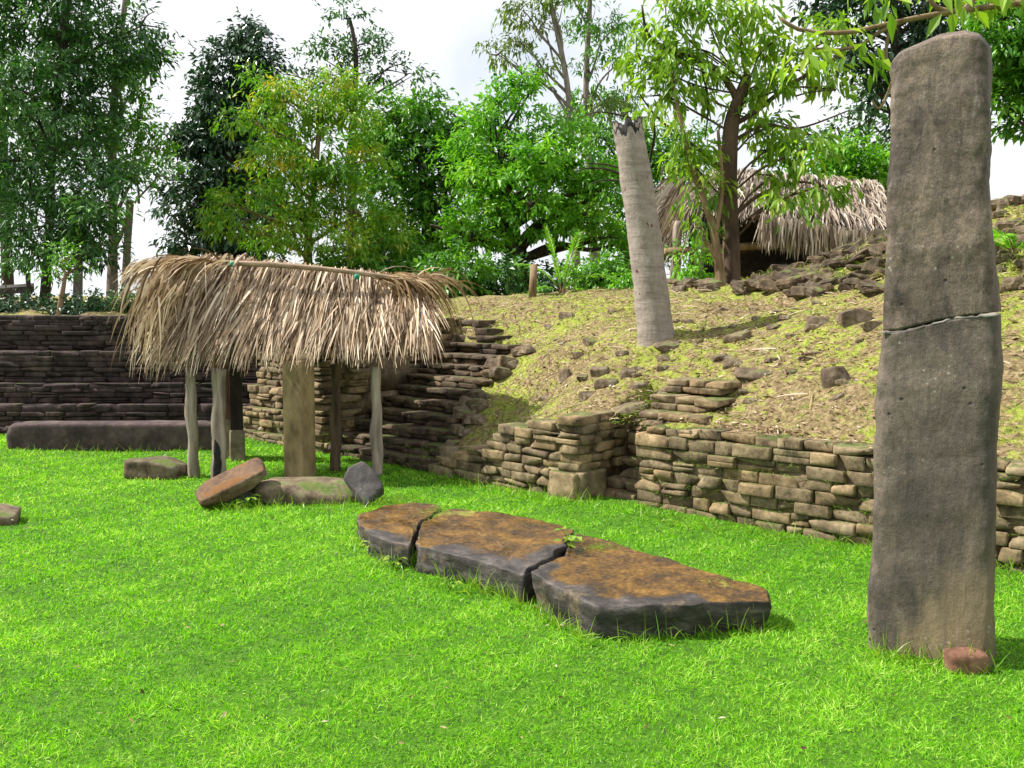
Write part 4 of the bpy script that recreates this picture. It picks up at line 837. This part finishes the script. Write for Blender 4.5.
tree('broadleaf_tree', 'dark overhanging tree at the top right edge beside the standing stone', 'tree', 15, [(1075, 250, 9), (1065, 100, 8), (1060, 0, 6)], [(1005, 45, 26, 22), (1020, 85, 30, 24), (1005, 20, 30, 18), (1040, 120, 30, 20), (1005, 115, 12, 8), (1050, 50, 40, 50), (1010, 75, 20, 18), (1070, -10, 60, 40)], 'lf_mid', 'bark_dark', 44, .15, .45, 125)
# tree to the right of the frame whose pale limb reaches in above the standing stone
ovb = at(1180, 400, 7.5)
tree('broadleaf_tree', 'long pale branch with big fresh leaves reaching in above the standing stone', 'tree', 6.2, [(1180, 300, 22), (1150, 150, 18), (1110, 30, 14), (1080, -60, 9)],
     [(1000, -8, 16, 8), (950, -6, 12, 6), (880, -8, 14, 8), (860, 55, 14, 5), (800, 50, 12, 8)], 'lf_over', 'bark_tan', 9, .125, .42, 130, droop=.6, spray=5, twigs=0, limb_r=.12,
     extra={'nolimb': 1, 'base': (ovb[0], 6.2, h1(ovb[0], 6.2)), 'limbs': [([(1105, 10), (1060, 0), (1000, 6), (950, 12), (905, 20), (870, 28), (840, 33), (800, 30), (780, 18)], 3.8, 1.6), ([(905, 20), (880, 32), (860, 45), (835, 50), (812, 48)], 2.4, 1.2), ([(890, 28), (886, 55), (892, 80), (880, 108), (872, 100)], 2, 1), ([(950, 12), (935, 6), (925, -10)], 3, 2), ([(962, 12), (972, 2), (970, -14)], 4, 3)]})

# undergrowth behind the crest
for k, (px, py, rx, ry, Y, mt_, lab) in enumerate([(455, 275, 26, 24, 15, 'lf_mid', 'dense green shrub just above the right end of the shelter roof'), (490, 282, 24, 20, 15.5, 'lf_blue', 'low shadowy shrub left of the spreading tree trunk'),
        (545, 285, 22, 16, 16.5, 'lf_blue', 'low dark shrub right of the spreading tree trunk'), (600, 272, 24, 20, 15, 'lf_mid', 'rounded green shrub left of the leaning palm trunk'), (625, 283, 12, 12, 13.5, 'lf_bright', 'small yellow-green bush touching the leaning palm trunk'),
        (350, 266, 34, 14, 16.5, 'lf_mid', 'low green shrub showing over the middle of the shelter ridge'), (395, 262, 26, 20, 18, 'lf_dark', 'dark shrub showing over the right half of the shelter ridge'), (425, 268, 24, 22, 17, 'lf_mid', 'leafy shrub just above the shelter ridge'), (692, 270, 14, 16, 14, 'lf_bright', 'leafy plant in front of the hut post'), (700, 240, 10, 6, 12.3, 'lf_bright', 'bright leaf cluster sprouting from the forked sapling'),
        (70, 306, 40, 9, 13.5, 'lf_dark', 'long low shrub added for the dark shade at the foot of the left trees'), (128, 306, 34, 10, 13.6, 'lf_blue', 'low shrub added for the dark shade beside the left tip of the thatched roof'), (5, 306, 30, 9, 13.7, 'lf_dark', 'low shrub added for the dark shade in front of the pavilion'), (30, 315, 34, 9, 14.5, 'lf_dark', 'low dark shrub along the top of the left wall'), (160, 315, 34, 12, 14.5, 'lf_dark', 'low dark shrub hidden behind the left end of the shelter roof')]):  # the added low shrubs put dark shade along the left wall top
    if 'sapling' in lab: continue
    tree('shrub', lab, 'shrub', Y, [(px, py+ry*.8, 2), (px, py, 1.5)], [(px, py, rx, ry), (px-rx*.5, py+ry*.3, rx*.6, ry*.6), (px+rx*.5, py+ry*.2, rx*.6, ry*.7)], mt_, 'bark_dark', 70, .12 if Y > 14 else .09, .42, 140+k, twigs=2)
def fronds(name, label, cat, base, specs, mat, leafl, wr, seed):
    """arching fronds with leaflets from one crown"""
    e = empty(name, tuple(base), label, cat); r = np.random.default_rng(seed); st_ = []; lf = []
    for (dx, dy, L, g) in specs:
        D = np.array([dx, dy, 1.2]); D /= np.linalg.norm(D); p = np.array(base, float); path = [p.copy()]
        for i in range(14): D = D+np.array([0, 0, -g/14]); D /= np.linalg.norm(D); p = p+D*L/14; path.append(p.copy())
        path = np.array(path); st_.append(tube(path, np.linspace(.012, .003, 15)*L, 5))
        u = np.linspace(.15, 1, 34); Pp = np.stack([np.interp(u*14, range(15), path[:, j]) for j in range(3)], 1); Dd = np.gradient(Pp, axis=0); Dd /= np.linalg.norm(Dd, axis=1)[:, None]
        sd_ = np.cross(Dd, [0, 0, 1.]); sd_ /= np.linalg.norm(sd_, axis=1)[:, None]
        for sg in (-1, 1): lf.append(leaves(Pp, Dd*.8+sg*sd_+r.normal(size=Pp.shape)*.08, leafl*np.sin(np.clip(u*2.6, .3, 2.7)), wr, r, r.uniform(.3, .9, len(u)), .5, .1))
    mesh_q('stem', join(st_), M['bark_tan'], e); mesh_q('fronds', join(lf), M[mat], e, smooth=False)
b = hit(562, 297); b = np.array([at(562, 290, 13)[0], 13, h1(at(562, 290, 13)[0], 13)])
fronds('young_palm', 'young palm with a few bright arching fronds on the crest of the bank', 'palm', b, [(.8, 0, .8, 1.6), (-.6, .2, .75, 1.3), (.2, -.2, .85, .8), (-.2, .1, .9, .6), (1.1, .3, .6, 2), (-1, -.2, .55, 2)], 'lf_bright', .2, .16, 5)
b = hit(1014, 262); b = b+np.array([0, 0, .02])
fronds('fern', 'green fern beside the right side of the standing stone, high on the mound', 'fern', b, [(-.9, 0, .5, 1.9), (.9, .1, .5, 1.9), (.1, -.8, .45, 2.2), (-.5, -.5, .5, 1.8), (.5, -.6, .5, 1.6), (-.3, .5, .45, 1.2)], 'lf_bright', .13, .25, 6)
b = hit(533, 301); mesh_ = mesh_q('tree_stump', tube(np.array([(b[0], b[1]+.3, b[2]-.05), (b[0]+.01, b[1]+.3, b[2]+.2), (b[0]+.02, b[1]+.3, b[2]+.44)]), [.05, .045, .042], 10, .08, 2), M['bark_tan'], origin=tuple(b)); tag(mesh_, 'short thin bare stump standing on the crest of the bank', 'stump')

# ------------------------------------------------------------------ rocks on the bank
named = [(857, 322, 32, 24, 'pointed brown boulder at the foot of the rubble heap'), (819, 325, 30, 16, 'long slanting grey stone on the bank left of the pointed boulder'), (872, 325, 22, 14, 'brown stone half hidden behind the left edge of the standing stone'),
    (738, 341, 30, 13, 'dark low stone on the bank midway between palm trunk and rubble'), (757, 382, 42, 13, 'pale flat stone right of the short steps'), (734, 366, 20, 12, 'rounded stone just above the short steps'),
    (838, 384, 30, 28, 'rough brown upright stone in the middle of the bank'), (628, 376, 16, 14, 'angular brown stone left of the upper steps'), (600, 377, 18, 14, 'greyish stone on the bank above the buttress'), (565, 382, 13, 18, 'tilted grey stone standing on the bank above the low wall'),
    (588, 395, 18, 12, 'small square tan stone above the buttress'), (629, 410, 34, 11, 'thick flat stone lying on top of the buttress'), (670, 350, 28, 11, 'flat stone at the foot of the leaning palm trunk'), (664, 359, 14, 8, 'small grey stone below the leaning palm trunk'),
    (607, 388, 26, 14, 'long stone lying aslant above the buttress'), (641, 384, 22, 8, 'thin flat stone left of the topmost step'), (545, 401, 12, 7, 'tiny brown stone among dry litter above the low wall'), (1012, 290, 30, 12, 'flat brown stone right of the standing stone'),
    (1010, 240, 16, 14, 'grey stone beside the fern'), (992, 248, 14, 20, 'upright grey stone just left of the fern'), (1004, 213, 12, 14, 'small dark stone at the top of the mound at the right edge'), (1016, 221, 18, 10, 'dark stone below the top of the mound'),
    (705, 430, 12, 7, 'small stone on the edge of the long wall')]
for i, (px, py, w, h, lab) in enumerate(named): px_rock(lab, px, py, w, h*.85, 'rock', .7, None, None, 300+i, .4)
r = random.Random(17); cnt = 0
GR = 'stones of the rubble heap beside the hut'
for i in range(130):
    u = r.random(); v = r.random(); px = 745+u*150; top = 288-(px-745)*.40; py = top+v*(294-top); w = r.uniform(12, 36); h = r.uniform(5, 12)
    if py < 222: continue
    px_rock('weathered dark stone in the rubble heap beside the hut', px, py, w, h, 'rubble', .8, r.uniform(-1, 1), (r.uniform(-.4, .4), r.uniform(-.5, .5), 0), 400+i, .1, group=GR, n=5)
for i in range(18):
    px = r.uniform(676, 716); py = r.uniform(281, 292); px_rock('thin brown stone in the small pile left of the dark tree trunk', px, py, r.uniform(12, 26), r.uniform(4, 8), 'rock', .8, r.uniform(-.5, .5), None, 560+i, .0, group='stones piled left of the tree trunk', n=5)
for i in range(36):
    px = r.uniform(1000, 1060); py = r.uniform(205, 300); px_rock('dark stone scattered on the mound right of the standing stone', px, py, r.uniform(10, 26), r.uniform(6, 13), 'rock', .8, r.uniform(-.5, .5), None, 600+i, .15, group='stones on the mound right of the standing stone', n=5)
for i in range(70):
    px = r.uniform(540, 880); py = r.uniform(302, 425)
    if px < 640 and py > 395: continue
    w = r.uniform(5, 17); px_rock('small loose stone scattered on the grassy bank', px, py, w, w*r.uniform(.28, .5), 'rock', .8, r.uniform(-1, 1), None, 700+i, .42, group='small loose stones on the bank', n=5)
for i in range(26):
    f = r.random(); px = 515-75*f+r.uniform(-8, 16); py = 350+105*f+r.uniform(-6, 6); w = r.uniform(12, 26)
    px_rock('tumbled dark stone along the broken end of the mossy steps', px, py, w, w*.5, 'rock', .8, r.uniform(-.7, .7), None, 800+i, .1, group='tumbled stones beside the mossy steps', n=5)
for i in range(5):
    px_rock('small stone on the ledge left of the buttress', 600+i*9, 505-i*3, r.uniform(8, 14), r.uniform(4, 7), 'rock', .8, None, None, 850+i, .1, group='small stones at the foot of the steps in the gap', n=4) if False else None

# ------------------------------------------------------------------ grass, weeds and litter
def blades(P, hgt, wid, seed, mat, name, label, cat, tint=None, lean=.6, nseg=2, grav=.8, parent=None):
    r = np.random.default_rng(seed); N = len(P); D = np.c_[r.normal(0, lean, N), r.normal(0, lean, N), np.ones(N)]
    fac = np.c_[r.normal(size=N), r.normal(size=N), np.zeros(N)]
    v, q, t = ribbons(P, D, hgt, wid, r.uniform(.2, 1, N)*grav, nseg, seed, .9, fac, .3, tint)
    o = mesh_q(name, (v, q, t), M[mat], parent, smooth=True); return o
def vn(x, y, s, sd_=0.):
    return np.sin(x*s+sd_)*np.sin(y*s*1.13+sd_*2+1)+.6*np.sin(x*s*2.3-y*s*1.7+sd_)+.4*np.sin(x*s*4.1+y*s*5.3+sd_)
N = 540000; Yg = R.uniform(1.5**.5, 12.2**.5, N)**2; Xg = (R.uniform(-.62, .62, N))*Yg+R.normal(0, .02, N)
sg = (np.c_[Xg, Yg]-S0)@TD; dg = (np.c_[Xg, Yg]-S0)@ND
ok = (dg < .02) & (Yg < 11.78) & (Yg > 2.6); Xg = Xg[ok]; Yg = Yg[ok]; N = len(Xg)
patch = vn(Xg, Yg, 1.3)*.5; fine = vn(Xg, Yg, 7, 2.)
hg = .88*(.034+.010*np.clip(fine, -1, 1.5)+.006*np.clip(patch, -1, 1))*R.uniform(.55, 1.35, N)*(Yg/5)**.15
Pz = .012*np.sin(Xg*2.1+Yg*.7)+.01*np.sin(Xg*.9-Yg*2.3)-.006
o = blades(np.c_[Xg, Yg, Pz], np.clip(hg, .012, .09), (.0045*(Yg/4.5)**.75)*R.uniform(.7, 1.4, N), 5, 'grass', 'lawn_grass', None, None, np.clip(.47+.15*patch+.09*fine+R.normal(0, .24, N), 0, 1), .8)
tag(o, kind='stuff'); tag(o, 'bright green short lawn grass', 'grass')
# taller weeds round stones
wp = []; wt = []
def ringw(px, py, rx, ry, n, z=0.):
    for _ in range(n):
        g = ground(px+random.gauss(0, rx), py+random.gauss(0, ry)); wp.append((g[0], g[1], z-.01))
for a_, b_, n in (((413, 558), (522, 608), 300), ((528, 608), (592, 645), 130), ((592, 646), (765, 630), 110), ((360, 545), (413, 556), 260), ((870, 655), (1000, 672), 170), ((545, 503), (600, 505), 120), ((640, 518), (1020, 575), 420), ((430, 475), (545, 500), 200), ((15, 455), (214, 455), 160), ((205, 505), (260, 515), 160)):
    for _ in range(n): f = random.random(); g = ground(a_[0]+(b_[0]-a_[0])*f+random.gauss(0, 3), a_[1]+(b_[1]-a_[1])*f+random.gauss(0, 2.2)); wp.append((g[0], g[1], -.01))
ringw(390, 505, 14, 5, 240); ringw(330, 500, 26, 8, 420); ringw(265, 505, 12, 5, 160); ringw(350, 488, 14, 6, 260); ringw(395, 560, 18, 8, 160); ringw(470, 585, 25, 9, 160)
wp = np.array(wp); nW = len(wp)
tag(blades(wp, R.uniform(.05, .17, nW)*(.7+.5*R.random(nW)), .0055*R.uniform(.7, 1.6, nW), 7, 'weed', 'weed_tufts', None, None, None, .45, 3, 1.2), 'taller yellow-green grass and weeds round the feet of the stones', 'weeds', kind='stuff')
# broadleaf seedlings on and by the slab
def seedling(label, px, py, z, h, n, L, seed):
    g = ground(px, py, z); r = np.random.default_rng(seed); e = empty('weed_plant', tuple(g), label, 'weed'); st_ = []; C = []; D = []
    for i in range(n):
        a_ = r.uniform(0, 6.28); hh = h*r.uniform(.5, 1); tip = g+np.array([math.cos(a_)*h*.45, math.sin(a_)*h*.45, hh]); st_.append(tube(curve([g, (g+tip)/2+[0, 0, hh*.15], tip], 6), .0022, 5)); 
        for k in range(2): C.append(tip if k == 0 else (g+tip)/2+[0, 0, hh*.1]); D.append((math.cos(a_+k*2.), math.sin(a_+k*2.), -.1))
    mesh_q('stem', join(st_), M['weed'], e); mesh_q('leaves', leaves(np.array(C), np.array(D), L*r.uniform(.7, 1.2, len(C)), .7, r, r.uniform(.3, 1, len(C)), .3, .15), M['weed'], e, smooth=False)
seedling('leafy weed sprouting from the crack in the fallen slab', 571, 549, .2, .12, 7, .06, 1)
seedling('low leafy weed beside the broken left end of the fallen slab', 395, 568, 0, .08, 9, .045, 2)
seedling('spreading leafy weed at the left foot of the fallen slab', 372, 553, 0, .09, 10, .045, 3)
seedling('low leafy weed beside the middle of the fallen slab', 450, 590, 0, .07, 8, .04, 4)
seedling('leafy weed below the slanted broken pillar', 247, 508, 0, .10, 8, .07, 5)
nG = 500; pg = []
for _ in range(nG):
    c = random.choice([(432, 512, 8, 3), (735, 577, 22, 4), (440, 506, 5, 3), (600, 545, 10, 2)]); g = ground(random.gauss(c[0], c[2]), random.gauss(c[1], c[3]), .2); pg.append((g[0], g[1], .185))
tag(blades(np.array(pg), R.uniform(.01, .035, nG), .004*np.ones(nG), 9, 'weed', 'slab_moss', None, None, None, .9, 2, 1.), 'patches of yellow-green moss and grass growing on the fallen slab', 'moss', kind='stuff')
# bank: sparse grass in patches, dry leaves
N = 250000; Xs = R.uniform(-2.5, 6.0, N); Ys = R.uniform(4.8, 13.2, N); s_ = (np.c_[Xs, Ys]-S0)@TD; d_ = (np.c_[Xs, Ys]-S0)@ND
nv = vn(Xs, Ys, 3.1)*.3+vn(Xs, Ys, 9.3, 4)*.45+R.normal(0, .5, N)
ok = (d_ > .13) & (nv > .10) & ~((s_ < -.37*d_+.05) & (d_ < 1.95)) & (np.abs(Xs/Ys) < .6); Xs = Xs[ok]; Ys = Ys[ok]; nvv = nv[ok]; Zs = hz(Xs, Ys)
N = len(Xs)
tag(blades(np.c_[Xs, Ys, Zs-.005], R.uniform(.008, .034, N), .0065*R.uniform(.7, 1.5, N), 12, 'slope_grass', 'bank_grass', None, None, np.clip(.38+R.normal(0, .22, N), 0, 1), .9), 'sparse yellow-green grass growing in patches on the bank', 'grass', kind='stuff')
def litter(name, label, P, sz, seed, mat='litter', kind='stuff'):
    r = np.random.default_rng(seed); N = len(P); D = np.c_[r.normal(size=N), r.normal(size=N), r.normal(0, .25, N)]
    o = mesh_q(name, leaves(P, D, sz, r.uniform(.12, .5, N), r, r.uniform(0, 1, N), .1, .35), M[mat], smooth=False); return tag(o, label, 'leaf litter', kind=kind)
N = 62000; Xs = R.uniform(-2.2, 6.0, N); Ys = R.uniform(4.8, 13.2, N); s_ = (np.c_[Xs, Ys]-S0)@TD; d_ = (np.c_[Xs, Ys]-S0)@ND; nv = -vn(Xs, Ys, 3.1)*.5+R.normal(0, .6, N)
ok = (d_ > .05) & (nv > 0) & ~((s_ < -.37*d_+.05) & (d_ < 1.95)); Xs = Xs[ok]; Ys = Ys[ok]; Zs = hz(Xs, Ys)
litter('dry_litter', 'dry brown leaves and twigs strewn over the bank', np.c_[Xs, Ys, Zs+.012], R.uniform(.015, .065, len(Xs)), 3)
P = []
for _ in range(110):
    g = ground(random.uniform(0, 1024), random.uniform(490, 765)); P.append((g[0], g[1], .03))
litter('fallen_leaf', 'few small dry leaves dropped on the lawn', np.array(P), R.uniform(.02, .04, len(P)), 4)
P = []
for _ in range(420):
    f = random.random(); s = random.uniform(2.4, 6.3); q = xy(s, random.uniform(.0, .35)); P.append((q[0], q[1], h1(*xy(s, .3))+.02))
litter('wall_top_litter', 'dry leaves lying along the top of the long wall', np.array(P), R.uniform(.03, .08, len(P)), 5)
P = []
for _ in range(1500):
    px = random.uniform(745, 890); py = 290-(px-745)*.4*random.random()-random.uniform(0, 4); q = hit(px, py); P.append((q[0], q[1], q[2]+random.uniform(0, .07)))
for _ in range(500):
    q = hit(random.uniform(1000, 1060), random.uniform(208, 300)); P.append((q[0], q[1], q[2]+random.uniform(0, .05)))
P = np.array(P); tag(blades(P, R.uniform(.04, .13, len(P)), .009*R.uniform(.7, 1.5, len(P)), 15, 'slope_grass', 'rubble_weeds', None, None, None, .8, 3, 1.4), 'grass and creepers growing between the stones of the rubble heap', 'weeds', kind='stuff')
N = 1500; Xs = R.uniform(-1.5, 5.2, N); Ys = R.uniform(5.2, 12.6, N); s_ = (np.c_[Xs, Ys]-S0)@TD; d_ = (np.c_[Xs, Ys]-S0)@ND; ok = (d_ > .15) & ~((s_ < -.37*d_+.05) & (d_ < 1.95)); Xs = Xs[ok]; Ys = Ys[ok]; N = len(Xs)
A_ = R.uniform(0, 6.28, N); Dt = np.c_[np.cos(A_), np.sin(A_), R.normal(-.02, .08, N)+.15*np.sin(A_)]
tag(mesh_q('dry_twigs', ribbons(np.c_[Xs, Ys, hz(Xs, Ys)+.02], Dt, R.uniform(.05, .26, N), R.uniform(.006, .016, N), .25, 3, 77, .6, np.array([0, -.7, .7]), .3), M['litter'], smooth=False), 'dry twigs and straw lying on the bank', 'twigs', kind='stuff')
# little ferns and grass in the joints of the long wall
P = []
for _ in range(2200):
    s = random.uniform(2.35, 6.4) if random.random() < .75 else random.uniform(-3.2, 1.5); z = random.choice([.04, .13, .22, .30, .39, .47, .56])
    if s < 2.3: z = random.choice([.05, .12, .2])
    q = xy(s+random.gauss(0, .02), -.008+random.uniform(-.01, .02)); P.append((q[0], q[1], z+random.uniform(-.01, .01)))
P = np.array(P); tag(blades(P, R.uniform(.015, .05, len(P)), .005*R.uniform(.7, 1.5, len(P)), 14, 'weed', 'joint_weeds', None, None, None, .9, 2, 1.6), 'tiny green plants growing in the joints of the stone walls', 'weeds', kind='stuff')
